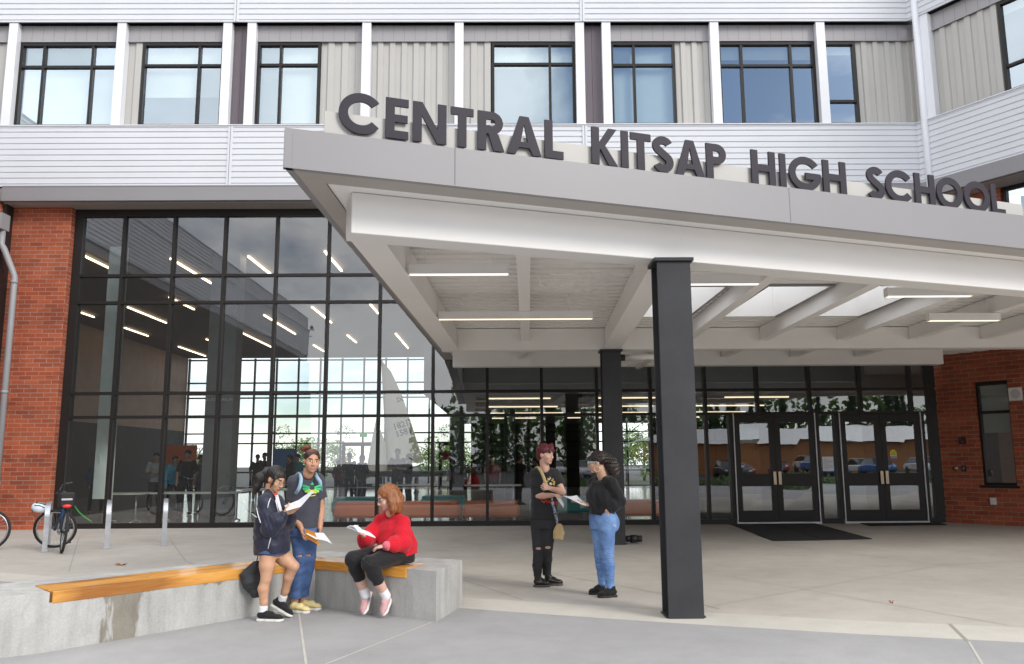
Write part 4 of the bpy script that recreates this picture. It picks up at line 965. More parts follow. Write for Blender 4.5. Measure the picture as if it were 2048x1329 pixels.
def paper_sheet(name, corners, bend, label, n=8, th=.0015, mats=None, cat='paper', print_=None):
    """a bent sheet: corners a, b, c, d and a bend vector added along the a-b / d-c middle"""
    a, b_, c, d = [np.array(p, float) for p in corners]; bend = np.array(bend, float); m = MB(); nn = nrm(np.cross(b_-a, d-a))*th
    G = [[a+(b_-a)*u+(d-a)*v+(c-b_-d+a)*u*v+bend*math.sin(math.pi*u)*(.35+.65*v) for u in np.linspace(0, 1, n+1)] for v in np.linspace(0, 1, n+1)]
    W = n+1; top = [p+nn for row in G for p in row]; bot = [p-nn for row in G for p in row]; N = W*W
    fs = []; 
    for j in range(n):
        for i in range(n): q = [j*W+i, j*W+i+1, (j+1)*W+i+1, (j+1)*W+i]; fs += [q, [N+k for k in q[::-1]]]
    edge = [i for i in range(W)]+[j*W+n for j in range(1, W)]+[n*W+i for i in range(n-1, -1, -1)]+[j*W for j in range(n-1, 0, -1)]
    fs += [[edge[k], edge[(k+1) % len(edge)], N+edge[(k+1) % len(edge)], N+edge[k]] for k in range(len(edge))]
    m.add(top+bot, fs, 0, False); o = m.build(name, mats or MT['paper']); return tag(o, label, cat) if label else o
# ------------------------------------------------------------------ the five people outside
def person(label, loc): return thing('person', label, 'person', loc)
def keep(o, root): o.parent = root; o.matrix_parent_inverse = Matrix.Translation(-Vector(root.location)); return o
def shoe(name, heel, toe, w, mats, root, top=.075, ank=None, sole=.022, boot=None, up=(0, 0, 1), voxel=.004):
    """heel/toe are ground points of the sole; boot = (ankle top point, radius)"""
    h = np.array(heel, float); t = np.array(toe, float); f = nrm(t-h); upv = nrm(np.array(up)-f*np.dot(up, f)); L = np.linalg.norm(t-h); r = np.cross(f, upv)
    P = lambda x, z, y=0: h+f*x*L+upv*z+r*y
    pts = [P(0, 0), P(1, 0), P(0, .2)]+([boot[0]] if boot else []); lo = np.min(pts, 0)-.09; hi = np.max(pts, 0)+.09
    g = Vox(lo, hi, voxel)
    g.cone(P(.13, sole+.034), P(.45, sole+.032), w*.80, w*.86, .02, sq=(upv, .8)); g.cone(P(.45, sole+.03), P(.80, sole+.022), w*.92, w*.88, .02, sq=(upv, .62)); g.cone(P(.8, sole+.02), P(.92, sole+.014), w*.82, w*.55, .015, sq=(upv, .5))
    an = np.array(ank) if ank is not None else P(.2, .12)
    g.cone(P(.2, sole+.03), P(.2, top), w*.74, w*.76, .015); g.cone(P(.25, top-.01), P(.55, sole+.045), w*.70, w*.62, .02)
    if boot: g.chain([P(.2, top), boot[0]], [w*.80, boot[1]], .015)
    g.plane_cut(P(0, sole), -upv)
    o1 = vmesh(name, g, mats[0], None, 1); keep(o1, root)
    g = Vox(lo, hi, voxel); z = sole*.5
    g.cone(P(.11, z), P(.45, z), w*.80, w*.80, .01, sq=(upv, .75)); g.cone(P(.45, z), P(.80, z), w*.89, w*.88, .02, sq=(upv, .75)); g.cone(P(.8, z), P(.92, z+.004), w*.84, w*.56, .015, sq=(upv, .75))
    g.plane_cut(P(0, 0), -upv); g.plane_cut(P(0, sole+.004), upv)
    o2 = vmesh('sole', g, mats[1], None, 1); o2.parent = o1
    if len(mats) > 2:
        lc = MB()
        for k in range(4):
            x = .36+.09*k; zt = top-.012-(top-sole-.05)*(k/4.2)
            lc.tube([P(x, zt-.006, -w*.5), P(x+.02, zt+.010, 0), P(x, zt-.006, w*.5)], .0035, 6)
        lo_ = lc.build('lace', mats[2]); lo_.parent = o1
    return o1
def ring_glasses(P, s, mats, root, rad=.023, th=.0022, wide=1.0):
    b = MB()
    for q in (-1, 1):
        b.tube([P(q*.032+rad*wide*math.cos(a), .104+.002*math.cos(a)*q, .002+rad*.82*math.sin(a)) for a in np.linspace(0, 2*math.pi, 22, endpoint=False)], th, 6, closed=True)
        b.tube([P(q*(.032+rad*wide), .103, .006), P(q*.076, .08, .008), P(q*.079, .0, .008)], th, 6)
    b.tube([P(-.032+rad*wide, .105, .005), P(0, .111, .009), P(.032-rad*wide, .105, .005)], th, 6)
    return keep(b.build('glasses', mats), root)
black_jean = denim('black_denim', (.018, .018, .020), (.030, .030, .034)); white_sole = M('white_rubber', (.72, .70, .66), .6, 0, .04); dark_sole = M('dark_rubber', (.02, .018, .016), .7)
# ======================================================= A: red haired person with crossed arms
Y = 9.95; c_ = at(1083, 1176, Y); RA = person('standing person with short dark red hair, black T-shirt and crossed arms, before the glass', (.47, Y, 0))
sk = skin('fair', (.66, .40, .30), (.55, .20, .17))
hc = at(1091, 909.5, Y-.02); fd = nrm((.78, -.60, -.06)); nk = at(1090, 940, Y+.01)
sL, sR = at(1071, 949, Y+.03), at(1110, 950, Y-.03); eL, wL = at(1076, 993, Y-.06), at(1104, 991, Y-.25); eR, wR = at(1125, 984, Y-.12), at(1101, 977.5, Y-.27)
hpL, hpR = at(1076, 1043, Y), at(1098, 1043, Y-.02); kL, kR = at(1076, 1096, Y-.03), at(1095, 1094, Y-.02); aL, aR = at(1075, 1160, Y-.0), at(1093, 1155, Y+.12)
lat = nrm(sR-sL); pel = (hpL+hpR)/2; chest = (sL+sR)/2
lo = A3(-.05, Y-.5, -.02)+A3(.1, 0, 0); hi = A3(.9, Y+.35, 1.72); H5 = .0045
def body_core(g, sL, sR, pel, hpL, hpR, lat, wsh=.165, wch=.145, dch=.10, wwa=.125, dwa=.088, whp=.155, dhp=.105, grow=-.03):
    ch = (sL+sR)/2; up = nrm(ch-pel); q = lambda t: pel+(ch-pel)*t
    g.loft([(q(-.12), lat, (whp-.01)+grow, dhp-.01+grow), (q(.1), lat, whp+grow, dhp+grow), (q(.42), lat, wwa+grow, dwa+grow), (q(.78), lat, wch+grow, dch+grow), (q(1.0), lat, wsh-.02+grow, dch-.025+grow), (q(1.09), lat, .07+grow, .055+grow)], .02)
g = Vox(lo, hi, H5)
P, X = head(g, hc, fd, .97, (0, 0, 1), nk)
body_core(g, sL, sR, pel, hpL, hpR, lat)
for s_, e_, w_ in ((sL, eL, wL), (sR, eR, wR)): g.chain([s_, e_], [.046, .037], .025); g.chain([e_, e_+(w_-e_)*.35, w_], [.036, .037, .026], .01)
for h_, k_, a_ in ((hpL, kL, aL), (hpR, kR, aR)): g.chain([h_, k_], [.066, .050], .02); g.chain([k_, k_+(a_-k_)*.35, k_+(a_-k_)*.8], [.05, .046, .028], .015)
hand(g, wR, wL-eL+A3(-.2, 0, -.02) if False else wR-eR, (0, .9, -.5), -1, .55, .92); hand(g, wL, wL-eL, (.1, -.1, -1), 1, .45, .92)
keep(vmesh('body', g, sk, None, 1, face_paint(P, X, .97, hc, fd)), RA)
g = Vox(lo, hi, H5)
hem = pel+A3(0, 0, .02); q = lambda t: pel+(chest-pel)*t
g.loft([(q(-.02), lat, .170, .128), (q(.3), lat, .158, .118), (q(.75), lat, .160, .122), (q(1.0), lat, .155, .095), (q(1.10), lat, .075, .06)], .02)
for s_, e_ in ((sL, eL), (sR, eR)):
    m_ = s_+(e_-s_)*.62; g.chain([s_+A3(0, 0, .004), m_], [.064, .070], .025, flat=True)
[g.cone(nk+A3(0, 0, -.015), q_, .058, .060, .03) for q_ in (sL, sR)]; g.fold(.007, 24, 1, stretch=(1, 1, .45)); g.plane_cut(at(1088, 1037, Y), (0, 0, -1)); g.cone(nk+A3(.01, -.02, .06), nk+A3(.005, -.03, -.012), .058, .055, .012, 's')
tshirt = cloth('black_cotton', (.022, .022, .024)); keep(vmesh('t_shirt', g, tshirt, None, 1), RA)
g = Vox(lo, hi, H5)
g.loft([(pel+A3(0, 0, -.08), lat, .134, .10), (pel+A3(0, 0, .06), lat, .14, .105)], .02)
for h_, k_, a_ in ((hpL, kL, aL), (hpR, kR, aR)): g.chain([h_, k_], [.092, .064], .02); g.chain([k_, k_+(a_-k_)*.4, a_], [.061, .057, .043], .02)
g.fold(.004, 34, 2); g.plane_cut(A3(0, 0, .12), (0, 0, -1)); 
for k_ in (kL, kR): g.ell(k_+A3(.004, -.058, -.004), (.040, .026, .016), None, .006, 's')
g.ell(hpL+(kL-hpL)*.45+A3(.01, -.082, 0), (.016, .012, .008), None, .004, 's')
keep(vmesh('jeans', g, black_jean, None, 1), RA)
bootm = M('black_leather_boot', (.016, .015, .015), .22, 0, .1); 
for hl, to, an in ((at(1069.5, 1176, Y), at(1099, 1182, Y), aL), (at(1089, 1168, Y+.13), at(1125, 1176, Y+.10), aR)):
    hl[2] = to[2] = 0; shoe('boot', hl, to, .046, [bootm, M('boot_sole', (.06, .05, .042), .6), MT['black']], RA, .10, None, .024, (np.array([an[0], an[1], .24]), .062))
g = Vox(hc-.22, hc+.22, .0035); r_, f_, u_ = X; s = .97
g.ell(P(0, -.022, .046), s*A3(.086, .106, .089), X, .01); g.ell(P(0, -.06, -.03), s*A3(.068, .055, .06), X, .03)
g.ell(P(.0, .095, -.055), s*A3(.075, .075, .092), X, .012, 's'); g.cone(P(.075, .0, -.05), P(.075, .02, -.12), .03, .03, .01, 's'); g.cone(P(-.075, .0, -.05), P(-.075, .02, -.12), .03, .03, .01, 's')
g.chain([P(-.045, .05, .11), P(.0, .088, .08), P(.042, .094, .035)], [.028, .024, .012], .02); g.chain([P(-.05, .05, .10), P(-.062, .07, .05), P(-.066, .05, .0)], [.022, .016, .009], .015)
g.fold(.0035, 90, 3, stretch=(1.4, 1.4, .4)); keep(vmesh('hair', g, hairmat('dark_red_hair', (.045, .004, .008), (.16, .012, .022)), None, 1), RA)
# crest and word on the shirt: flat print hugging the chest
def print_on(name, pts_loops, mats, root, idx): 
    b = MB()
    for lp, mi in zip(pts_loops, idx): b.add(lp, [list(range(len(lp)))], mi)
    return keep(b.build(name, mats, None, recalc=False), root)
fr = nrm(np.cross(lat, (0, 0, 1)));  fr = fr if fr[1] < 0 else -fr
cc = at(1098, 964, Y)[[0, 2]]
def on_chest(px, py, dy): return at(px, py, Y+dy)
blobs = []; idx = []
R4 = random.Random(5)
for k in range(22):
    px, py = 1088+R4.uniform(0, 21), 955+R4.uniform(0, 17); w_ = R4.uniform(1.2, 3.0); yy = -.118-.018*max(0, 1-((px-1092)/20)**2)-.002*(k % 3)
    blobs.append([on_chest(px+w_*math.cos(a), py+w_*math.sin(a)*.9, yy) for a in np.linspace(0, 6.28, 7, endpoint=False)]); idx.append(0 if k % 4 else 1)
print_on('shirt_print', blobs, [M('gold_print', (.55, .36, .06), .7, 0, .2, 60), M('pale_print', (.7, .68, .6), .7)], RA, idx)
def text_obj(body, size, mat, name, ext=.001, font_off=0.0):
    cu = bpy.data.curves.new(name, 'FONT'); cu.body = body; cu.size = size; cu.extrude = ext; cu.align_x = 'CENTER'; cu.align_y = 'CENTER'; cu.offset = font_off; cu.resolution_u = 3
    o = bpy.data.objects.new(name+'_tmp', cu); COL.objects.link(o); dg = bpy.context.evaluated_depsgraph_get(); me = bpy.data.meshes.new_from_object(o.evaluated_get(dg)); bpy.data.objects.remove(o); me.materials.clear(); me.materials.append(mat)
    return link(name, me)
tx = text_obj('Queen', .078, M('red_print', (.55, .03, .025), .7, 0, 0), 'shirt_word', .0015)
tp = at(1099.5, 1003, Y-.150); tx.matrix_world = Matrix.Translation(Vector(tp)) @ Matrix.Rotation(math.radians(8), 4, 'Z') @ Matrix.Rotation(math.radians(90), 4, 'X') @ Matrix.Rotation(math.radians(-12), 4, 'Z'); 
mw = tx.matrix_world.copy(); tx.parent = RA; tx.matrix_parent_inverse = Matrix.Translation(-Vector(RA.location)); tx.matrix_world = mw
# shoulder bag on the hip, strap across the chest
bt = thing('shoulder_bag', 'tan fabric shoulder bag on a long strap at the hip of the red haired person', 'bag', tuple(at(1119, 1070, Y-.12)))
bc = at(1118, 1064, Y-.10); g = Vox(bc-.2, bc+.2, .005); g.loft([(bc+A3(-.01, 0, -.085), A3(1, 0, 0), .055, .042), (bc+A3(0, 0, 0), A3(1, 0, 0), .066, .05), (bc+A3(.005, 0, .09), A3(1, 0, 0), .03, .03)], .02); g.fold(.007, 30, 4, stretch=(1.5, 1.5, .5))
tan = cloth('tan_canvas', (.50, .37, .19), .9); keep(vmesh('bag_body', g, tan, None, 1), bt)
def ribbon(pts, w, th, wide_dir=None, name='strap', mats=None, root=None, step=3):
    pts = [np.array(p, float) for p in pts]; fine = []
    for i in range(len(pts)-1):
        p0 = pts[max(i-1, 0)]; p1 = pts[i]; p2 = pts[i+1]; p3 = pts[min(i+2, len(pts)-1)]
        for k in range(step):
            t = k/step; fine.append(.5*((2*p1)+(-p0+p2)*t+(2*p0-5*p1+4*p2-p3)*t*t+(-p0+3*p1-3*p2+p3)*t**3))
    fine.append(pts[-1]); n = len(fine); vs = []
    for i, p in enumerate(fine):
        t = nrm(fine[min(i+1, n-1)]-fine[max(i-1, 0)]); a = nrm(np.cross(t, wide_dir if wide_dir is not None else (0, -1, 0))); b_ = np.cross(a, t)
        vs += [p+a*w/2+b_*th, p-a*w/2+b_*th, p-a*w/2-b_*th, p+a*w/2-b_*th]
    fs = [[i*4+k, i*4+(k+1) % 4, i*4+4+(k+1) % 4, i*4+4+k] for i in range(n-1) for k in range(4)]+[[0, 1, 2, 3], [4*n-4, 4*n-3, 4*n-2, 4*n-1]]
    m = MB(); m.add(vs, fs, 0, True); return keep(m.build(name, mats), root)
ribbon([at(1070, 940, Y+.05), at(1075, 935.5, Y-.02), at(1081, 941, Y-.09), at(1088, 957, Y-.145), at(1093, 972, Y-.17)], .036, .003, None, 'strap', tan, bt)
patt, nt, bs, L = nodes('patterned_strap'); vv = nt.nodes.new('ShaderNodeTexVoronoi'); vv.inputs['Scale'].default_value = 70; L.new(coords(nt), vv.inputs['Vector']); L.new(ramp(nt, vv.outputs['Color'], [(.3, (.03, .03, .04)), (.5, (.7, .68, .66)), (.75, (.08, .25, .5)), (.9, (.6, .2, .15))], L), bs.inputs['Base Color'])
ribbon([at(1101, 993, Y-.17), at(1106, 1010, Y-.165), at(1111, 1030, Y-.15), at(1115, 1046, Y-.12)], .030, .003, None, 'lower_strap', patt, bt)
paper_sheet('paper', [at(1107, 988, Y-.31), at(1117, 989, Y-.28), at(1128, 1008, Y-.26), at(1127, 1016.5, Y-.26)], (0, .01, .0), 'white sheet hanging from the folded arms of the red haired person')
# ======================================================= B: person in black sweater and blue jeans
Y = 9.30; RB_ = person('person with curly dark ponytail, black sweater and light blue jeans, hand on hip', (1.06, Y, 0))
sk = skin('olive', (.60, .36, .25), (.48, .17, .15)); s = .98
hc = at(1195.5, 925.5, Y-.01); fd = nrm((-.96, .22, -.05)); nk = at(1206, 956, Y)
sF, sN = at(1188, 967, Y+.14), at(1222, 966, Y-.12); eN, wN = at(1241, 1002, Y-.10), at(1215, 1021, Y-.155); eF, wF = at(1183, 1000, Y+.17), at(1176, 1008, Y-.02)
wF = at(1177, 1009, Y+.02); eF = at(1190, 1005, Y+.22)
hpF, hpN = at(1198, 1043, Y+.07), at(1213, 1043, Y-.075); kF, kN = at(1202, 1113, Y+.06), at(1215, 1112, Y-.085); aF, aN = at(1205, 1166, Y+.09), at(1221, 1177, Y-.10)
lat = nrm(A3(.52, -.85, 0)); pel = (hpF+hpN)/2; chest = (sF+sN)/2
lo = A3(.65, Y-.45, -.02); hi = A3(1.55, Y+.5, 1.75)
g = Vox(lo, hi, H5); P, X = head(g, hc, fd, s, (0, 0, 1), nk)
body_core(g, sF, sN, pel, hpF, hpN, lat, .175, .155, .12, .14, .11, .165, .125)
for s_, e_, w_ in ((sF, eF, wF), (sN, eN, wN)): g.chain([s_, e_], [.048, .040], .025); g.chain([e_, e_+(w_-e_)*.35, w_], [.038, .039, .026], .01)
for h_, k_, a_ in ((hpF, kF, aF), (hpN, kN, aN)): g.chain([h_, k_], [.085, .056], .02); g.chain([k_, k_+(a_-k_)*.35, a_], [.052, .054, .034], .015)
hand(g, wF, (-.95, -.15, .05), (0, -.2, .9), 1, .5, .95); hand(g, wN, (-.25, .25, -.9), (.5, .85, 0), -1, .4, .9)
keep(vmesh('body', g, sk, None, 1, face_paint(P, X, s, hc, fd)), RB_)
g = Vox(lo, hi, H5); q = lambda t: pel+(chest-pel)*t; fwdv = nrm(A3(-.85, -.52, 0))
g.loft([(q(.06), lat, .150, .128), (q(.3), lat, .150, .125), (q(.72), lat, .166, .135), (q(1.0), lat, .160, .10), (q(1.09), lat, .082, .066)], .02)
g.ell(q(.66)+fwdv*.075+lat*.06, (.08, .08, .085), None, .06); g.ell(q(.66)+fwdv*.075-lat*.06, (.08, .08, .085), None, .06)
for s_, e_, w_ in ((sF, eF, wF), (sN, eN, wN)): g.chain([s_, s_+(e_-s_)*.6, e_, e_+(w_-e_)*.55, w_+(e_-w_)*.14], [.066, .066, .062, .060, .044], .025)
[g.cone(nk+A3(0, 0, -.015), q_, .058, .060, .03) for q_ in (sF, sN)]; g.fold(.007, 20, 11, stretch=(1, 1, .7)); g.fold(.005, 46, 12, eN-.14, eN+.14); g.plane_cut(at(1198, 1030, Y), (-.10, 0, -1)); g.cone(nk+A3(0, 0, .07), nk+A3(-.012, -.008, .0), .060, .066, .012, 's')
keep(vmesh('sweater', g, cloth('black_knit', (.016, .016, .018), .9, .1, 160, .4), None, 1), RB_)
g = Vox(lo, hi, H5)
g.loft([(pel+A3(0, 0, -.08), lat, .155, .122), (pel+A3(.0, 0, .02), lat, .160, .125), (pel+A3(-.0, 0, .13), lat, .142, .115)], .02)
g.ell(pel+A3(.065, .03, -.02)+lat*.06, (.085, .085, .10), None, .05); g.ell(pel+A3(.05, .05, -.02)-lat*.07, (.08, .08, .10), None, .05)
for h_, k_, a_ in ((hpF, kF, aF), (hpN, kN, aN)): g.chain([h_, k_], [.102, .068], .03); g.chain([k_, k_+(a_-k_)*.3, a_], [.066, .064, .046], .025)
g.fold(.004, 20, 13, stretch=(.7, .7, 1.6)); 
for k_ in (kF, kN, aF+A3(0, 0, .06), aN+A3(0, 0, .06)): g.fold(.0045, 40, 14, k_-.10, k_+.10, (.5, .5, 1.5))
bj = denim('light_blue_denim', (.085, .18, .42), (.20, .34, .62)); keep(vmesh('jeans', g, bj, None, 1), RB_)
st_ = MB(); 
for k in range(2): st_.tube([at(1226, 1049+k*2.5, Y-.16), at(1231, 1051+k*2.5, Y-.13), at(1235.5, 1053+k*2.5, Y-.07)], .0025, 5)
keep(st_.build('pocket_stitching', M('pale_thread', (.7, .7, .72), .7)), RB_)
for hl, to, an in ((at(1210, 1187, Y+.12), at(1179, 1190, Y+.06), aF), (at(1233, 1194, Y-.10), at(1196, 1198, Y-.16), aN)):
    hl[2] = to[2] = 0; shoe('sneaker', hl, to, .043, [cloth('black_mesh_shoe', (.014, .014, .015), .8), dark_sole], RB_, .095, None, .02)
g = Vox(hc-.30, hc+.34, .004)
g.ell(P(0, -.020, .046), s*A3(.090, .107, .090), X, .01); g.ell(P(0, .108, -.035), s*A3(.085, .065, .088), X, .012, 's'); g.plane_cut(P(0, 0, -.02), nrm(-X[2]), None, None) if False else None
g.ell(P(0, .02, -.09), s*A3(.10, .075, .07), X, .02, 's')
for dx, dz, r in ((-.12, .04, .055), (-.155, .0, .068), (-.17, -.06, .072), (-.178, -.12, .066), (-.17, -.17, .05), (-.135, -.04, .06)): g.ell(P(.012, dx, dz), s*A3(r*.86, r*.9, r*.95), X, .03)
g.fold(.009, 70, 21); g.fold(.006, 140, 22); keep(vmesh('hair', g, hairmat('black_curly_hair', (.010, .008, .007), (.035, .022, .018), (40, 40, 40)), None, 0), RB_)
teal = M('pale_teal_frame', (.42, .66, .70), .35, 0, 0); ring_glasses(P, s, teal, RB_, .025, .004, 1.1)
er = P(-.0, .0, 0); b = MB(); ec = at(1194.5, 938.5, Y-.085); b.tube([ec+A3(.030*math.cos(a), .004*math.sin(a), .030*math.sin(a)) for a in np.linspace(0, 6.283, 26, endpoint=False)], .0035, 6, closed=True); keep(b.build('hoop_earring', M('pale_gold', (.80, .62, .42), .3, .4, 0)), RB_)
paper_sheet('paper', [at(1175, 1012, Y-.07), at(1157, 1006.5, Y-.12), at(1126, 991.5, Y-.02), at(1153, 991, Y+.14)], (0, 0, -.012), 'white sheets over an orange edge held out by the person in black sweater')
paper_sheet('envelope', [at(1166, 1006, Y-.05), at(1164, 1001, Y+.08), at(1142, 1002, Y+.06), at(1143, 1004.5, Y-.05)], (0, 0, .0), 'orange envelope lying on white sheets held by the person in black sweater', mats=MT['orangep'], cat='envelope')
# ======================================================= C: person in navy jacket
Y = 8.05; RC = person('person with black ponytail, glasses, navy track jacket and shorts, reading a paper', (-2.13, Y, 0))
sk = skin('tan', (.60, .34, .215), (.48, .18, .16)); s = .95
hc = at(551, 959, Y-.01); fd = nrm((.80, -.40, -.40)); upv = nrm((.38, -.1, .9)); nk = at(541, 990, Y+.01)
sN, sF = at(530, 1004, Y-.14), at(553, 1003, Y+.14); eN, wN = at(541, 1056, Y-.17), at(569, 1028, Y-.19); eF, wF = at(573, 1046, Y+.10), at(584, 1024, Y-.04)
hpN, hpF = at(536, 1105, Y-.08), at(553, 1105, Y+.08); kN, kF = at(532, 1158, Y-.09), at(588, 1133, Y+.03); aN, aF = at(526, 1224, Y-.06), at(563, 1202, Y+.16)
lat = nrm(A3(.18, .98, 0)); pel = (hpN+hpF)/2; chest = (sN+sF)/2
lo = A3(-2.55, Y-.45, -.02); hi = A3(-1.75, Y+.45, 1.65)
g = Vox(lo, hi, H5); P, X = head(g, hc, fd, s, upv, nk)
body_core(g, sN, sF, pel, hpN, hpF, lat, .165, .14, .105, .125, .095, .15, .115)
for s_, e_, w_ in ((sN, eN, wN), (sF, eF, wF)): g.chain([s_, e_], [.045, .038], .025); g.chain([e_, e_+(w_-e_)*.35, w_], [.036, .036, .025], .01)
for h_, k_, a_ in ((hpN, kN, aN), (hpF, kF, aF)):
    back = A3(-.016, 0, 0); g.chain([h_, h_+(k_-h_)*.5, k_], [.080, .070, .049], .02); g.chain([k_, k_+(a_-k_)*.30+back, k_+(a_-k_)*.7, a_], [.045, .049, .036, .030], .015)
hand(g, wN, (.85, .10, .38), (-.25, .8, .45), 1, .55, .92, thumb=1); hand(g, wF, (.6, -.5, .3), (.1, -.4, .8), -1, .7, .92)
keep(vmesh('body', g, sk, None, 1, face_paint(P, X, s, hc, fd)), RC)
g = Vox(lo, hi, H5); q = lambda t: pel+(chest-pel)*t
g.loft([(q(-.06), lat, .165, .150), (q(.15), lat, .175, .165), (q(.55), lat, .165, .150), (q(.85), lat, .165, .135), (q(1.02), lat, .150, .095), (q(1.10), lat, .075, .065)], .02)
g.cone(q(1.08), q(1.16), .07, .062, .015)
for s_, e_, w_ in ((sN, eN, wN), (sF, eF, wF)): g.chain([s_, s_+(e_-s_)*.55, e_, e_+(w_-e_)*.5, w_+(e_-w_)*.10], [.066, .074, .076, .068, .042], .03)
[g.cone(nk+A3(0, 0, -.015), q_, .058, .060, .03) for q_ in (sF, sN)]; g.fold(.009, 22, 31, stretch=(1, 1, .7)); g.fold(.005, 50, 32, eN-.15, eN+.15); hemN = at(538, 1107, Y); g.plane_cut(hemN, (.10, 0, -1)); g.cone(nk+A3(.03, 0, .07), nk+A3(.035, -.01, -.0), .055, .058, .01, 's')
nav = cloth('navy_nylon', (.016, .019, .042), .55, .12, 90, .15, 8, .4); keep(vmesh('jacket', g, nav, None, 1), RC)
pip = M('white_piping', (.72, .72, .74), .6, 0, 0); b = MB()
for pl_ in ([at(541, 997, Y-.165), at(538, 1004, Y-.205), at(535, 1016, Y-.222)], [at(513, 1016, Y-.17), at(516, 1030, Y-.222), at(521, 1046, Y-.25)], [at(546, 1066, Y-.175), at(541, 1078, Y-.18), at(536, 1098, Y-.175)], [at(551, 1000, Y-.145), at(554, 1012, Y-.15), at(557, 1026, Y-.145)], [at(504, 1028, Y-.09), at(509, 1032, Y-.15), at(513, 1035, Y-.19)]): b.tube(pl_, .005, 6)
keep(b.build('piping', pip), RC)
g = Vox(lo, hi, .006); cw = chest+A3(.10, .02, -.03); b = MB()
b.add([at(550, 992, Y-.115), at(556, 990, Y-.09), at(571, 1045, Y-.12), at(567, 1050, Y-.15)], [[0, 1, 2, 3]]); keep(b.build('undershirt', M('white_cotton', (.72, .72, .76), .9)), RC)
b = MB(); b.add([at(548, 988, Y-.10), at(554, 986, Y-.075), at(555, 993, Y-.10), at(550, 994, Y-.125)], [[0, 1, 2, 3]]); keep(b.build('collar', M('red_cotton', (.6, .05, .05), .9)), RC)
g = Vox(lo, hi, H5)
g.loft([(pel+A3(0, 0, -.015), lat, .158, .128), (pel+A3(0, 0, .06), lat, .155, .125)], .02)
for h_, k_ in ((hpN, kN), (hpF, kF)): e_ = h_+(k_-h_)*.05; g.chain([h_, e_], [.092, .094], .02, flat=True)
keep(vmesh('shorts', g, denim('short_denim', (.04, .07, .16), (.08, .12, .24)), None, 1), RC)
bsh = cloth('black_knit_shoe', (.014, .014, .016), .75); 
hl, to = at(513, 1242, Y-.06), at(567, 1242, Y-.10); hl[2] = to[2] = 0; shoe('sneaker', hl, to, .040, [bsh, white_sole], RC, .082, None, .022)
hl, to = at(541, 1212, Y+.17), at(583, 1236, Y+.08); to[2] = 0.0; shoe('sneaker', hl, to, .040, [bsh, white_sole], RC, .082, None, .022, None, up=nrm((.5, 0, .86)))
for a_, k_ in ((aN, kN), (aF, kF)): g = Vox(a_-.1, a_+.1, .0045); g.cone(a_+(k_-a_)*.02, a_+(k_-a_)*.13, .041, .040, .005); keep(vmesh('sock', g, M('white_sock', (.78, .78, .80), .9), None, 1), RC)
g = Vox(hc-.32, hc+.2, .0035)
g.ell(P(0, -.020, .046), s*A3(.086, .106, .088), X, .01); g.ell(P(0, -.055, -.02), s*A3(.074, .06, .065), X, .03); g.ell(P(.0, .100, -.035), s*A3(.080, .062, .088), X, .012, 's'); g.ell(P(0, .02, -.10), s*A3(.10, .06, .06), X, .02, 's')
g.chain([P(0, -.095, .05), P(0, -.145, .035)], [.026, .034], .012)
pt = [at(529, 947, Y), at(519, 957, Y+.0), at(513, 972, Y), at(511, 986, Y+.005)]; g.chain(pt, [.034, .046, .042, .016], .03)
for q_ in (-1, 1): g.chain([P(q_*.07, .05, .03), P(q_*.077, .045, -.03), P(q_*.072, .04, -.075)], [.014, .009, .005], .012)
g.fold(.0035, 95, 33, stretch=(1.2, 1.2, .5)); keep(vmesh('hair', g, hairmat('black_hair', (.008, .007, .007), (.028, .022, .02)), None, 1), RC)
ring_glasses(P, s, M('thin_metal_frame', (.22, .17, .14), .3, .6, 0), RC, .023, .0016)
paper_sheet('paper', [at(569, 1012, Y-.10), at(573, 1022, Y-.24), at(601, 1014, Y-.26), at(597, 1001, Y-.06)], (0, 0, .012), 'white paper being read by the person in navy jacket, folded up at one end')
paper_sheet('paper', [at(601, 1014, Y-.262), at(597, 1001, Y-.065), at(622, 983, Y-.02), at(626, 985, Y-.22)], (0, 0, .008), 'turned up far half of the white paper before the backpack straps')
t = thing('drawstring_bag', 'black drawstring bag hanging behind the person in navy jacket', 'bag', tuple(at(505, 1165, Y+.03)))
bc = at(506, 1155, Y+.06); g = Vox(bc-.26, bc+.26, .006)
g.loft([(at(513, 1195, Y+.05), nrm((1, .3, .1)), .045, .04), (at(505, 1165, Y+.06), nrm((1, .3, .2)), .105, .06), (at(500, 1148, Y+.06), nrm((1, .3, .3)), .10, .05), (at(513, 1122, Y+.05), nrm((1, .3, 0)), .028, .028)], .03); g.fold(.007, 22, 35)
keep(vmesh('bag_body', g, M('black_polyester', (.022, .024, .026), .5, 0, .15, 8), None, 1), t)
b = MB(); b.tube([at(513, 1124, Y+.05), at(517, 1108, Y+.02), at(519, 1085, Y-.12)], .005, 6); b.tube([at(484, 1157, Y+.06), at(487, 1163, Y+.05)], .007, 6); keep(b.build('cord', MT['black']), t)
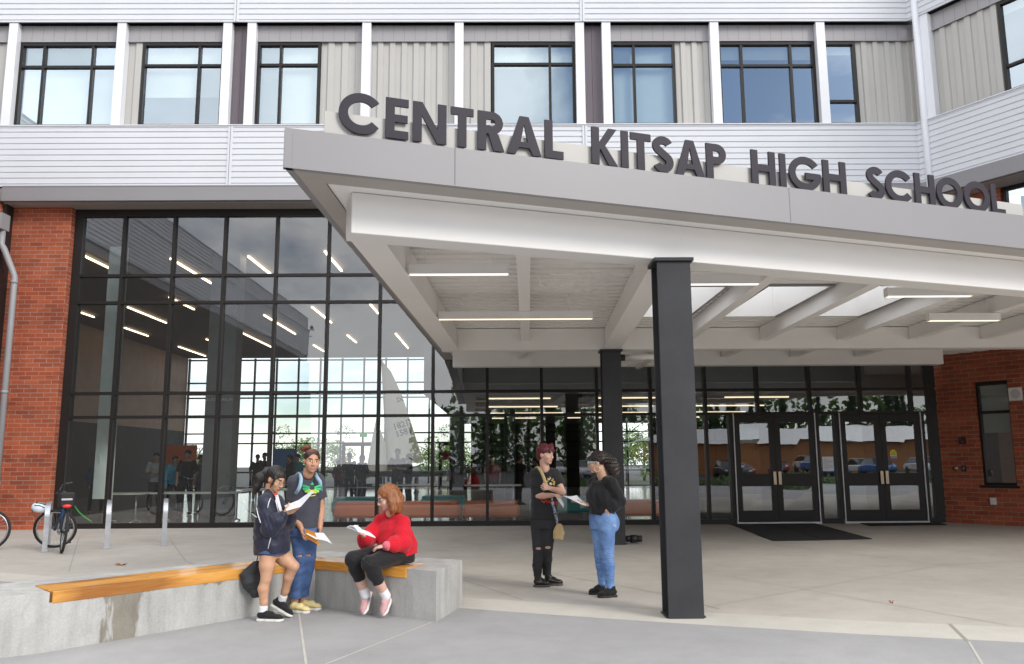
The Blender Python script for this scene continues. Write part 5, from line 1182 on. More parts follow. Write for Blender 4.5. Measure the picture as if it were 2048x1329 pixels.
# ======================================================= D: person with backpack
Y = 8.46; RD = person('person with reddish bun, dark grey T-shirt with green fan print and ripped jeans, facing out', (-1.99, Y, 0))
sk = skin('brown', (.56, .30, .19), (.48, .19, .16)); s = .97
hc = at(623.5, 923, Y-.03); fd = nrm((.42, -.90, -.04)); upv = nrm((.10, 0, 1)); nk = at(616, 949, Y)
sL, sR = at(589, 964, Y+.02), at(636, 962, Y+.04); eL, wL = at(586, 1026, Y+.0), at(603, 1058, Y-.14); eR, wR = at(642, 1020, Y+.06), at(640, 1057, Y-.02)
hpL, hpR = at(597, 1060, Y), at(618, 1060, Y+.02); kL, kR = at(601, 1117, Y-.05), at(618, 1116, Y-.0); aL, aR = at(589.5, 1205, Y+.03), at(605, 1200, Y+.10)
lat = nrm(A3(.97, .22, 0)); pel = (hpL+hpR)/2; chest = (sL+sR)/2
lo = A3(-2.42, Y-.42, -.02); hi = A3(-1.58, Y+.42, 1.78)
g = Vox(lo, hi, H5); P, X = head(g, hc, fd, s, upv, nk)
body_core(g, sL, sR, pel, hpL, hpR, lat, .165, .145, .10, .13, .09, .15, .11)
for s_, e_, w_ in ((sL, eL, wL), (sR, eR, wR)): g.chain([s_, e_], [.046, .038], .025); g.chain([e_, e_+(w_-e_)*.35, w_], [.036, .036, .025], .01)
for h_, k_, a_ in ((hpL, kL, aL), (hpR, kR, aR)): g.chain([h_, k_], [.08, .053], .02); g.chain([k_, k_+(a_-k_)*.3, a_], [.05, .05, .034], .015)
hand(g, wL, (.30, -.10, -.9), (.85, -.1, .3), 1, .5, .92, thumb=.8); hand(g, wR, (.06, -.25, -.9), (-.8, -.4, 0), -1, .45, .9)
keep(vmesh('body', g, sk, None, 1, face_paint(P, X, s, hc, fd)), RD)
g = Vox(lo, hi, H5); q = lambda t: pel+(chest-pel)*t
g.loft([(q(-.05), lat, .150, .120), (q(.3), lat, .150, .115), (q(.75), lat, .160, .122), (q(1.0), lat, .155, .092), (q(1.10), lat, .075, .06)], .02)
for s_, e_ in ((sL, eL), (sR, eR)):
    m_ = s_+(e_-s_)*.60; g.chain([s_+A3(0, 0, .004), m_], [.064, .074], .025, flat=True)
[g.cone(nk+A3(0, 0, -.015), q_, .058, .060, .03) for q_ in (sL, sR)]; g.fold(.007, 24, 41, stretch=(1, 1, .5)); g.plane_cut(at(605, 1056, Y), (0, 0, -1)); g.cone(nk+A3(.01, -.02, .06), nk+A3(.01, -.03, -.008), .056, .054, .012, 's')
keep(vmesh('t_shirt', g, cloth('charcoal_cotton', (.062, .066, .085)), None, 1), RD)
# generic fan print, green above to yellow below
loops = []; idx = []; c0 = (624.5, 976)
def pr(px, py): return at(px, py, Y-.132+.00010*(px-620)**2)
def poly(pts, i): loops.append([pr(*p) for p in pts]); idx.append(i)
for sgn in (-1, 1):
    for k in range(5):
        a = math.radians(14-22*k); r0, r1 = 5.0, 20-2.2*k; w0, w1 = 1.2, 2.5
        ca, sa = math.cos(a)*sgn*(.95 if sgn > 0 else 1.05), -math.sin(a); nx, ny = -sa, ca
        poly([(c0[0]+ca*r0-nx*w0, c0[1]+sa*r0-ny*w0), (c0[0]+ca*r1-nx*w1, c0[1]+sa*r1-ny*w1), (c0[0]+ca*(r1+1), c0[1]+sa*(r1+1)), (c0[0]+ca*r1+nx*w1, c0[1]+sa*r1+ny*w1), (c0[0]+ca*r0+nx*w0, c0[1]+sa*r0+ny*w0)], 0 if k < 2 else (1 if k < 4 else 2))
poly([(621, 970), (628, 970), (624.6, 964)], 0); poly([(621, 980), (628, 980), (627, 988), (622, 988)], 2); poly([(620, 992), (631, 990), (631, 992), (620, 993.5)], 2)
print_on('shirt_print', loops, [M('green_print', (.05, .55, .22), .7, 0, 0), M('lime_print', (.35, .62, .10), .7, 0, 0), M('yellow_print', (.72, .62, .08), .7, 0, 0)], RD, idx)
g = Vox(lo, hi, H5)
g.loft([(pel+A3(0, 0, -.06), lat, .148, .118), (pel+A3(0, 0, .06), lat, .146, .115)], .02)
for h_, k_, a_ in ((hpL, kL, aL), (hpR, kR, aR)):
    e_ = a_+(k_-a_)*.12; g.chain([h_, k_], [.092, .066], .025); g.chain([k_, k_+(e_-k_)*.35, e_], [.064, .060, .050], .025, flat=True); g.chain([e_+(k_-e_)*.10, e_], [.055, .054], .005, flat=True)
g.fold(.007, 28, 42, stretch=(.7, .7, 1.5)); 
for k_ in (kL, kR): g.ell(k_+A3(.012, -.062, .03), (.036, .022, .014), None, .005, 's'); g.ell(k_+A3(.02, -.062, -.045), (.016, .016, .008), None, .005, 's')
keep(vmesh('jeans', g, denim('mid_blue_denim', (.055, .11, .27), (.10, .19, .40)), None, 1), RD)
yel = cloth('pale_yellow_canvas', (.78, .64, .30), .85, .05); lc_ = M('white_lace', (.8, .8, .78), .8, 0, 0)
for hl, to in ((at(581, 1217, Y-.02), at(619, 1225, Y-.12)), (at(602, 1208, Y+.09), at(642, 1213, Y+.06))): hl[2] = to[2] = 0; shoe('canvas_shoe', hl, to, .042, [yel, white_sole, lc_], RD, .066, None, .024)
g = Vox(hc-.2, hc+A3(.2, .2, .3), .0035)
g.ell(P(0, -.020, .043), s*A3(.083, .104, .085), X, .01); g.ell(P(.0, .112, -.012), s*A3(.088, .066, .106), X, .014, 's'); g.ell(P(0, .02, -.10), s*A3(.10, .08, .075), X, .02, 's')
bun = at(611.5, 897.5, Y+.04)
for k in range(9): a = k*2.4; g.ell(bun+A3(.028*math.cos(a), .026*math.sin(a), .012*math.sin(a*1.7)), (.026, .026, .022), None, .012)
g.fold(.0025, 110, 43); hb = hairmat('brown_pulled_hair', (.022, .012, .009), (.07, .03, .018)); rb_ = hairmat('auburn_bun', (.09, .022, .014), (.22, .06, .035), (50, 50, 50))
keep(vmesh('hair', g, [hb, rb_], None, 1, lambda c: (c[:, 2] > bun[2]-.033).astype(int)), RD)
t = thing('backpack', 'backpack with pale blue straps worn over the dark grey T-shirt', 'backpack', tuple(at(610, 1010, Y+.16)))
pb = M('pale_blue_strap', (.34, .50, .62), .8, 0, .05); bc = at(608, 1010, Y+.20); g = Vox(bc-.34, bc+.34, .007); g.loft([(bc+A3(0, 0, -.22), lat, .145, .075), (bc+A3(0, 0, 0), lat, .155, .09), (bc+A3(0, 0, .2), lat, .11, .06)], .03); g.fold(.01, 20, 44)
keep(vmesh('bag_body', g, cloth('lilac_fabric', (.42, .44, .62), .9), None, 1), t)
ribbon([at(590, 954, Y+.06), at(597, 948, Y-.01), at(601, 954, Y-.085), at(602, 962, Y-.118), at(599, 975, Y-.135), at(593, 985, Y-.115), at(585, 996, Y-.02)], .036, .003, None, 'strap', pb, t)
ribbon([at(633, 951, Y+.05), at(631, 948, Y-.01), at(634, 955, Y-.075), at(640, 964, Y-.085), at(641, 972, Y-.07), at(642, 986, Y+.02)], .034, .003, None, 'strap', pb, t)
paper_sheet('envelope', [at(609, 1058, Y-.16), at(629, 1064, Y-.22), at(640, 1092, Y-.24), at(612, 1076, Y-.18)], (0, 0, .0), 'orange envelope hanging from the hand of the person with the bun', mats=MT['orangep'], cat='envelope')
paper_sheet('paper', [at(612, 1068, Y-.19), at(647, 1066.5, Y-.10), at(664, 1088, Y-.20), at(632, 1079, Y-.26)], (0, 0, .012), 'white paper lying over the orange envelope, held by the person with the bun')
# ======================================================= E: person seated on the bench
Y = 8.42; RE = person('person with auburn bob and glasses in bright red sweatshirt seated on the bench', (-1.25, Y, 0))
sk = skin('pale', (.72, .45, .36), (.55, .20, .18)); s = .99
hc = at(774.5, 995, Y-.10); fd = nrm((-.80, -.42, -.34)); upv = nrm((-.25, -.2, .93)); nk = at(783, 1025, Y-.02)
sN, sF = at(806, 1047, Y-.10), at(763, 1043, Y+.10); eN, wN = at(806, 1086, Y-.20), at(772, 1092.5, Y-.34); eF, wF = at(733, 1084, Y-.04), at(727, 1070, Y-.24)
hp = at(797, 1116, Y+.0); lat = nrm(A3(.72, -.66, 0)); fwdv = nrm(A3(-.66, -.72, 0)); hpN, hpF = hp+lat*.075, hp-lat*.085
hpN[2] = hpF[2] = .565
kN, kF = at(739, 1128, 7.98), at(706, 1119, 8.08); aN, aF = at(770, 1189, 8.14), at(729, 1186, 8.20)
pel = (hpN+hpF)/2; chest = (sN+sF)/2
lo = A3(-1.85, Y-.75, -.03); hi = A3(-.75, Y+.45, 1.4)
g = Vox(lo, hi, H5); P, X = head(g, hc, fd, s, upv, nk, 1.12)
body_core(g, sN, sF, pel, hpN, hpF, lat, .175, .16, .125, .15, .125, .17, .13)
for s_, e_, w_ in ((sN, eN, wN), (sF, eF, wF)): g.chain([s_, e_], [.05, .042], .025); g.chain([e_, e_+(w_-e_)*.35, w_], [.040, .038, .027], .01)
for h_, k_, a_ in ((hpN, kN, aN), (hpF, kF, aF)): g.chain([h_, k_], [.088, .062], .02); g.chain([k_, k_+(a_-k_)*.35, a_], [.058, .058, .040], .015)
hand(g, wN, (-.90, .10, -.12), (-.1, .25, -.95), -1, .35, .95); hand(g, wF, (-.45, -.55, .3), (.3, -.2, .9), 1, .7, .93, thumb=1)
keep(vmesh('body', g, sk, None, 1, face_paint(P, X, s, hc, fd)), RE)
g = Vox(lo, hi, H5); q = lambda t: pel+(chest-pel)*t
g.loft([(q(-.16), lat, .19, .165), (q(.12), lat, .200, .185), (q(.5), lat, .190, .168), (q(.82), lat, .180, .14), (q(1.02), lat, .160, .10), (q(1.12), lat, .085, .07)], .02)
for s_, e_, w_ in ((sN, eN, wN), (sF, eF, wF)): g.chain([s_, s_+(e_-s_)*.55, e_, e_+(w_-e_)*.55, w_+(e_-w_)*.22], [.072, .080, .080, .070, .046], .03)
[g.cone(nk+A3(0, 0, -.015), q_, .058, .060, .03) for q_ in (sF, sN)]; g.fold(.009, 18, 51, stretch=(1, 1, .8)); g.fold(.006, 42, 52, eN-.16, eN+.16); g.plane_cut(A3(0, 0, .462), (0, 0, -1)); g.cone(nk+A3(-.02, -.02, .07), nk+A3(-.012, -.02, -.002), .064, .064, .012, 's')
keep(vmesh('sweatshirt', g, cloth('red_fleece', (.60, .012, .028), .9, .08, 180, .35), None, 1), RE)
g = Vox(wN-.12, wN+.12, .004); g.cone(wN+(eN-wN)*.06, wN+(eN-wN)*.28, .046, .050, .006); g.fold(.006, 60, 53); keep(vmesh('cuff', g, cloth('pink_fleece', (.72, .16, .20), .95, .1, 200, .6), None, 1), RE)
g = Vox(lo, hi, H5)
g.loft([(pel+A3(0, 0, -.09), lat, .175, .14), (pel+A3(0, 0, .06), lat, .17, .14)], .02)
for h_, k_, a_ in ((hpN, kN, aN), (hpF, kF, aF)):
    e_ = k_+(a_-k_)*.60; g.chain([h_, k_], [.102, .074], .025); g.chain([k_, k_+(a_-k_)*.3, e_], [.072, .066, .056], .025, flat=True)
g.fold(.004, 40, 54); g.plane_cut(A3(0, 0, .458), (0, 0, -1), hp-A3(.26, .10, .3), hp+A3(.3, .3, .3)) 
keep(vmesh('leggings', g, cloth('black_legging', (.014, .014, .016), .7), None, 1), RE)
pk = cloth('pink_knit_shoe', (.62, .36, .36), .85, .06); wl = M('white_foam_sole', (.78, .74, .74), .6)
for a_, k_, hl, to in ((aN, kN, at(783, 1192, 8.26), at(768, 1234, 8.06)), (aF, kF, at(741, 1186, 8.36), at(729, 1231, 8.15))):
    to[2] = max(to[2], .006); shoe('sneaker', hl, to, .041, [pk, wl, M('pink_lace', (.75, .55, .55), .8)], RE, .086, None, .022, None, up=nrm(A3(-.45, -.55, .65)))
    g = Vox(a_-.12, a_+.12, .0045); g.cone(a_-(k_-a_)*.06, a_+(k_-a_)*.12, .046, .045, .005); keep(vmesh('sock', g, MT['paper'], None, 1), RE)
g = Vox(hc-.3, hc+.25, .0035)
g.ell(P(0, -.020, .042), s*A3(.088, .108, .088), X, .01); g.ell(P(.0, .100, -.04), s*A3(.072, .062, .094), X, .012, 's')
for q_ in (-1, 1):
    g.chain([P(q_*.070, -.01, .04), P(q_*.086, .005, -.04), P(q_*.088, .01, -.11), P(q_*.080, .025, -.150)], [.034, .036, .036, .022], .02); g.chain([P(q_*.06, -.06, .02), P(q_*.075, -.06, -.07), P(q_*.07, -.045, -.15)], [.04, .048, .03], .03)
g.chain([P(0, -.09, .02), P(0, -.105, -.06), P(0, -.09, -.14)], [.05, .055, .035], .03); g.ell(P(0, .118, .012), s*A3(.060, .065, .072), X, .01, 's'); g.ell(P(0, .115, -.06), s*A3(.062, .065, .09), X, .01, 's')
g.fold(.005, 75, 55, stretch=(1.3, 1.3, .30)); keep(vmesh('hair', g, hairmat('auburn_hair', (.15, .045, .014), (.40, .155, .055)), None, 1), RE)
ring_glasses(P, s, M('dark_frame', (.03, .035, .05), .35, 0, 0), RE, .024, .0026, 1.05)
paper_sheet('paper', [at(729, 1062, Y-.36), at(751, 1076, Y-.42), at(716, 1063, Y-.62), at(693, 1055, Y-.50)], (0, 0, .03), 'stack of white pages open in the hand of the seated person in red', th=.004)
paper_sheet('paper', [at(694, 1056, Y-.505), at(716, 1064, Y-.625), at(730, 1067, Y-.55), at(711, 1050.5, Y-.44)], (0, 0, .01), 'folded over top page above the stack held by seated person in red')
# ------------------------------------------------------------------ inside the glass hall
fl, nt, bs, L = nodes('polished_floor'); v = coords(nt)
L.new(ramp(nt, noise(nt, L, v, .6, 4), [(.3, (.34, .34, .33)), (.7, (.44, .44, .43))], L), bs.inputs['Base Color']); bs.inputs['Roughness'].default_value = .12; bs.inputs['Specular IOR Level'].default_value = .6
o = sheet('interior_floor', [(-18, 19.22), (14, 19.22), (14, 47), (-18, 47)], 0, fl)
b = MB(); b.box(-18, 14, 19.5, 47, 7.33, 7.42); bpart(b, 'hall_ceiling', M('dark_brown_ceiling', (.11, .08, .06), .8))
b = MB(); b.box(-18.2, -18, 19.5, 47, 3.2, 7.33); bpart(b, 'timber_wall', M('brown_timber_panel', (.32, .185, .105), .6, 0, .2, 1.5))
dk = M('charcoal_wall', (.055, .055, .058), .8)
b = MB(); b.box(-18.2, -18, 19.5, 47, 0, 3.2); b.box(-18, -10.4, 19.45, 19.55, 0, 7.33); bpart(b, 'hall_wall', dk)
b = MB(); b.box(14, 14.2, 19.5, 47, 0, 7.33); bpart(b, 'hall_wall', M('grey_hall_wall', (.20, .20, .20), .8))
b = MB(); b.box(-2.5, 14, 25.6, 46.5, 3.5, 7.3); bpart(b, 'mezzanine', M('mezzanine_soffit', (.10, .10, .10), .7))
b = MB(); b.box(-8.25, -7.48, 22.9, 23.5, 0, 7.33); bpart(b, 'hall_pillar', M('grey_pillar', (.16, .16, .165), .6))
tx = text_obj('AUDITORIUM', .20, M('pale_lettering', (.5, .5, .52), .5, 0, 0), 'pillar_lettering', .004); tx.matrix_world = Matrix.Translation((-7.86, 22.88, 3.16)) @ Matrix.Rotation(math.radians(90), 4, 'X') @ Matrix.Scale(.6, 4); mw = tx.matrix_world.copy(); tx.parent = BLD; tx.matrix_parent_inverse = BINV; tx.matrix_world = mw
for X_, Y_ in ((-1.4, 24.5), (2.6, 26), (.2, 33)): 
    b = MB(); b.tube([(X_, Y_, 0), (X_, Y_, 7.33)], .22, 16); bpart(b, 'hall_pillar', dk)
b = MB(); b.box(-9.75, -9.33, 20.0, 20.12, .62, 6.75); b.box(-9.66, -9.62, 19.97, 20.0, 1.48, 1.66); bpart(b, 'white_wall_panel', M('pale_panel', (.72, .78, .74), .6))
# back glass wall
b = MB(); b.box(-1.9, 5.3, 46.9, 47.1, 0, 7.33); b.box(8.2, 14, 46.9, 47.1, 0, 7.33); bpart(b, 'hall_end_wall', M('dark_end_wall', (.045, .042, .04), .8))
b = MB(); xs = np.arange(-17.9, 14, 1.24)
for i, x in enumerate(xs): b.box(x-.045, x+.045, 46.9, 47.05, 0, 7.3)
for z in (.05, .9, 2.5, 3.05, 5.05, 5.25, 5.9, 7.2): b.box(-17.95, 14, 46.88, 47.03, z-.04, z+.04)
for x in (-9.0, -7.95, -6.9): b.box(x-.09, x+.09, 46.7, 46.86, 0, 2.5)
b.box(-9, -6.9, 46.7, 46.86, 2.32, 2.5); b.box(-9, -6.9, 46.7, 46.86, 0, .25)
for x in (-3.6, -2.5): b.box(x-.1, x+.1, 46.7, 46.86, 0, 2.5)
b.box(-3.6, -2.5, 46.7, 46.86, 2.32, 2.5)
bpart(b, 'back_window', MT['bronze'])
# lights in the hall
def hall_light(x0, y0, x1, y1, z, label, grp, m='lampc'):
    b = MB(); b.bar((x0, y0, z), (x1, y1, z), .055, .04); o = b.build('ceiling_light', MT[m]); return tag(o, label, 'ceiling light', grp)
RL = random.Random(8)
for k, X_ in enumerate((-16.5, -14.2, -11.9, -9.6, -7.3, -5.0, -2.9)):
    y = 20.6+RL.uniform(0, 3)
    while y < 45:
        l_ = RL.choice((2.4, 3.6, 5.0)); hall_light(X_, y, X_, min(45.5, y+l_), 7.27, 'thin warm light strip on the dark ceiling of the glass hall', 'strip lights on the hall ceiling'); y += l_+RL.uniform(2.5, 7.0)
for k in range(4):
    y = 27+k*4.2
    for x in (-.6, 3.0, 7.2): hall_light(x, y, x+2.1+.5*(k % 3), y, 3.46, 'thin warm light strip under the mezzanine, running along the front', 'strip lights under the mezzanine', 'lampm')
for k in range(3):
    for x in (-.6, 4, 8.4): hall_light(x, 21+k*1.6, x+2.6, 21+k*1.6, 7.27 if k % 2 else 5.2, 'thin warm light strip high behind the canopy, running along the front', 'strip lights behind the canopy', 'lampm')
# seats
def bench_seat(x0, x1, y, mat, label, d=.62, z0=.14, z1=.44):
    t = thing('lounge_bench', label, 'seat', ((x0+x1)/2, y, 0), 'upholstered benches behind the glass'); L = (x1-x0)/2
    b = MB(); b.box(-L, L, -d/2, d/2, z0, z1); b.build('cushion', mat, t, bevel=.06)
    b = MB(); b.box(-L+.05, L-.05, -d/2+.04, d/2-.04, z1+.002, z1+.07); b.build('top_pad', mat, t, bevel=.03)
    b = MB()
    for sx in (-L+.12, L-.12):
        for sy in (-d/2+.1, d/2-.1): b.tube([(sx, sy, z0), (sx, sy, .004)], .02, 8)
    b.build('legs', MT['galv'], t); return t
org = M('orange_vinyl', (.90, .21, .06), .4, 0, .06); tel = M('teal_vinyl', (.07, .34, .34), .45, 0, .06)
bench_seat(-4.05, -2.55, 20.15, org, 'orange bench behind the seated person, leftmost of the orange row'); bench_seat(-2.5, -1.05, 20.15, org, 'orange bench just right of the seated person in red'); bench_seat(-1.0, .35, 20.15, org, 'orange bench behind the red haired person'); bench_seat(2.75, 4.2, 20.2, org, 'orange bench between the two dark columns')
bench_seat(-4.25, -3.0, 20.95, tel, 'teal bench behind the leftmost orange bench', z0=.2, z1=.52); bench_seat(.6, 2.2, 20.6, tel, 'teal bench left of the rear column', z0=.2, z1=.52); bench_seat(-2.2, -1.0, 22.0, tel, 'teal bench behind the orange benches in the middle', z0=.2, z1=.50)
def table(x0, x1, y, label, z=.73):
    t = thing('folding_table', label, 'table', ((x0+x1)/2, y, 0), 'tables in the hall'); L = (x1-x0)/2
    b = MB(); b.box(-L, L, -.37, .37, z-.04, z); b.build('table_top', M('pale_laminate', (.62, .62, .58), .4), t)
    for sx in (-L+.25, L-.25): b = MB(); b.tube([(sx, -.3, .01), (sx, 0, .06), (sx, .3, .01)], .02, 6); b.tube([(sx, 0, .06), (sx, 0, z-.04)], .025, 8); b.build('leg', MT['galv'], t)
    return t
table(-10.0, -8.9, 21.0, 'pale table with papers behind the glass near the brick pier'); table(-8.8, -6.5, 21.3, 'long pale table behind the glass left of the pillar'); table(-1.9, .5, 26.0, 'pale table right of the boat sail'); table(-4.2, -2.2, 27, 'pale table below the boat sail'); table(-6.5, -4.9, 21.2, 'pale table right of the grey pillar', .8)
# posters and signs inside
def board(name, x0, x1, y, z0, z1, col, label, cat):
    b = MB(); b.box(x0, x1, y, y+.02, z0, z1); return tag(b.build(name, M(name+'_face', col, .7, 0, .05)), label, cat)
board('poster', -10.6, -9.55, 26, 1.45, 2.0, (.75, .16, .03), 'orange poster on the dark wall left of the pillar', 'poster'); board('blue_screen', -8.55, -7.75, 31, 1.2, 1.95, (.10, .26, .62), 'blue display board behind the ponytail', 'display'); board('red_notice', -2.75, -2.35, 36, 1.5, 1.9, (.35, .05, .07), 'small dark red notice on the far glass door', 'notice')
b = MB(); b.box(-6.95, -6.6, 40, 40.06, 2.62, 2.82); tag(b.build('exit_sign', [emis('exit_green', (.02, .35, .10), .6)]), 'small green exit sign over the far doors', 'sign')
# sail boat on display
SB = thing('sailing_dinghy', 'small sailing dinghy on display in the hall with cream sails reading 1821 over 1581', 'boat', (-5.4, 40, 0)); SI = Matrix.Translation((5.4, -40, 0))
def sb(b, n, m, **k): o = b.build(n, m, SB, **k); o.matrix_parent_inverse = SI; return o
cream, nt, bs, L = nodes('cream_sailcloth'); bs.inputs['Base Color'].default_value = (.78, .73, .56, 1); bs.inputs['Roughness'].default_value = .9
tl = nt.nodes.new('ShaderNodeBsdfTranslucent'); tl.inputs[0].default_value = (.97, .93, .76, 1); mxs = nt.nodes.new('ShaderNodeMixShader'); mxs.inputs[0].default_value = .7; L.new(bs.outputs[0], mxs.inputs[1]); L.new(tl.outputs[0], mxs.inputs[2]); L.new(mxs.outputs[0], nt.nodes['Material Output'].inputs[0])
Yb = 40.
def pl3(pts, dy=0): return [tuple(at(650+x/2.617, 720+y/2.617, Yb+dy)) for x, y in pts]
def sailmesh(o, n, name, dy=0):
    b = MB(); P3 = [np.array(p) for p in pl3(o, dy)]; c = sum(P3)/len(P3)+A3(0, -.16, 0); b.add(P3+[c], [[i, (i+1) % len(P3), len(P3)] for i in range(len(P3))], 0, True); return sb(b, name, cream, recalc=False)
sailmesh([(298, 6), (345, 60), (405, 190), (460, 360), (516, 535), (430, 545), (330, 598), (316, 400), (304, 150)], 1, 'main_sail'); sailmesh([(268, 308), (318, 440), (326, 592), (262, 605), (208, 625), (240, 440)], 1, 'jib_sail', -.3)
b = MB(); P3 = pl3([(298, 0), (332, 640)], .1); b.tube(P3, [.04, .06], 8); P3 = pl3([(330, 606), (520, 545)], .1); b.tube(P3, .03, 8); sb(b, 'mast', MT['galv'])
b = MB()
hx = [-6.2, -5.6, -4.6, -3.4, -2.4, -2.0]; 
vs = []; 
for x, w, zt, zb_ in zip((-6.15, -5.6, -4.6, -3.4, -2.5, -2.0), (.04, .38, .62, .70, .62, .52), (.98, .95, .92, .90, .90, .92), (.9, .74, .66, .64, .66, .70)): x, w, zt, zb_ = x*1.38, w*1.38, zt*1.1, zb_*1.1; vs += [(x, 40-w, zt), (x, 40-w*.7, (zt+zb_)/2-.08), (x, 40, zb_), (x, 40+w*.7, (zt+zb_)/2-.08), (x, 40+w, zt)]
b.add(vs, [[i*5+k, i*5+k+1, i*5+6+k, i*5+5+k] for i in range(5) for k in range(4)]+[[i*5+4, i*5, i*5+5, i*5+9] for i in range(5)]+[[25, 26, 27, 28, 29]], 0, True); sb(b, 'hull', M('grey_hull', (.22, .22, .23), .4))
b = MB(); 
for x in (-7, -4.2): b.box(x-.05, x+.05, 39.5, 40.5, .0, .70); b.box(x-.06, x+.06, 39.3, 40.7, 0.002, .06)
sb(b, 'boat_stand', MT['bronze'])
ink = M('sail_ink', (.03, .04, .07), .8, 0, 0)
for k, (s_, px, py) in enumerate((('1821', 398, 342), ('1581', 412, 380))):
    t = text_obj(s_, .40, ink, 'sail_number', .002, .012); p = at(650+px/2.617, 720+py/2.617, Yb-.3); t.matrix_world = Matrix.Translation(Vector(p)) @ Matrix.Rotation(math.radians(90), 4, 'X') @ Matrix.Rotation(math.radians(17), 4, 'Z'); mw = t.matrix_world.copy(); t.parent = SB; t.matrix_parent_inverse = SI; t.matrix_world = mw
t = text_obj('IX', .32, ink, 'sail_mark', .002, .012); p = at(650+392/2.617, 720+208/2.617, Yb-.3); t.matrix_world = Matrix.Translation(Vector(p)) @ Matrix.Rotation(math.radians(90), 4, 'X') @ Matrix.Rotation(math.radians(17), 4, 'Z'); mw = t.matrix_world.copy(); t.parent = SB; t.matrix_parent_inverse = SI; t.matrix_world = mw
# people inside
def figure(pose, h=.016):
    """rough standing figure, feet at the origin, facing -y; returns (body, top, bottom, hair) vertex sets"""
    out = []
    lo, hi = A3(-.5, -.5, 0), A3(.5, .5, 1.85)
    sl, sr_ = A3(-.18, 0, 1.42), A3(.18, 0, 1.42); pel = A3(0, 0, .94); hL, hR = A3(-.09, 0, .9), A3(.09, 0, .9)
    st = .10 if pose != 2 else .17; kL, kR = A3(-st, -.05, .49), A3(st, .02, .49); aL, aR = A3(-st-.01, 0, .09), A3(st+.02, .06, .09)
    eL, wL = (A3(-.27, .02, 1.14), A3(-.25, -.06, .90)) if pose != 1 else (A3(-.25, -.05, 1.14), A3(-.08, -.26, 1.18))
    eR, wR = (A3(.27, .02, 1.14), A3(.24, -.08, .90)) if pose == 0 else (A3(.25, -.06, 1.14), A3(.08, -.28, 1.16))
    lat = A3(1, 0, 0); hc = A3(0, -.02, 1.64)
    g = Vox(lo, hi, h); head(g, hc, (0, -1, -.15), 1.0, (0, 0, 1), A3(0, 0, 1.48)); body_core(g, sl, sr_, pel, hL, hR, lat)
    for a, e, w_ in ((sl, eL, wL), (sr_, eR, wR)): g.chain([a, e, w_], [.05, .04, .03], .02); d_ = nrm(w_-e); g.cone(w_, w_+d_*.12, .034, .022, .01)
    for a, k_, f_ in ((hL, kL, aL), (hR, kR, aR)): g.chain([a, k_, f_], [.085, .055, .04], .02); g.cone(f_+A3(0, .03, -.04), f_+A3(0, -.15, -.05), .045, .04, .02)
    out.append(g)
    g = Vox(lo, hi, h); q = lambda t: pel+(A3(0, 0, 1.42)-pel)*t
    g.loft([(q(-.1), lat, .18, .13), (q(.4), lat, .165, .125), (q(.8), lat, .18, .13), (q(1.05), lat, .15, .09)], .02)
    for a, e, w_ in ((sl, eL, wL), (sr_, eR, wR)): g.chain([a, a+(e-a)*.7] if pose != 2 else [a, e, w_], [.07, .075] if pose != 2 else [.07, .07, .05], .03)
    out.append(g)
    g = Vox(lo, hi, h); g.loft([(pel-A3(0, 0, .1), lat, .165, .12), (pel+A3(0, 0, .03), lat, .165, .12)], .02)
    for a, k_, f_ in ((hL, kL, aL), (hR, kR, aR)): g.chain([a, k_, f_], [.095, .07, .055], .025)
    out.append(g)
    g = Vox(hc-.25, hc+.25, h*.75); g.ell(hc+A3(0, .025, .045), (.092, .11, .092), None, .01)
    if pose == 2: g.chain([hc+A3(0, .08, 0), hc+A3(0, .09, -.14)], [.07, .05], .03)
    out.append(g); return out
FIG = [[(v.mesh()) for v in figure(p)] for p in (0, 1, 2)]
def figmesh(nm, VF):
    V, Fc = VF; me = bpy.data.meshes.new(nm); me.from_pydata(V.tolist(), [], Fc.tolist()); me.polygons.foreach_set('use_smooth', np.ones(len(Fc), bool)); me.materials.append(None); return me
FM = [[figmesh(n_, vf) for n_, vf in zip(('body', 'top', 'trousers', 'hair'), f)] for f in FIG]
_mc = {}
def cm(col):
    if col not in _mc: _mc[col] = cloth('cloth_%d' % len(_mc), col)
    return _mc[col]
skA = cm((.40, .24, .16)); hdk = cm((.02, .015, .012))
def inside(px, Yi, pose, top, bot, rz, sc_, label, hair=(.02, .015, .012)):
    x = at(px, 1000, Yi)[0]; t = thing('person', label, 'person', (x, Yi, 0), 'people inside the hall', rz=math.radians(rz)); t.scale = (sc_, sc_, sc_)
    for me, m in zip(FM[pose], (skA, cm(top), cm(bot), cm(hair))):
        o = link(me.name.split('.')[0], me, t); o.material_slots[0].link = 'OBJECT'; o.material_slots[0].material = m
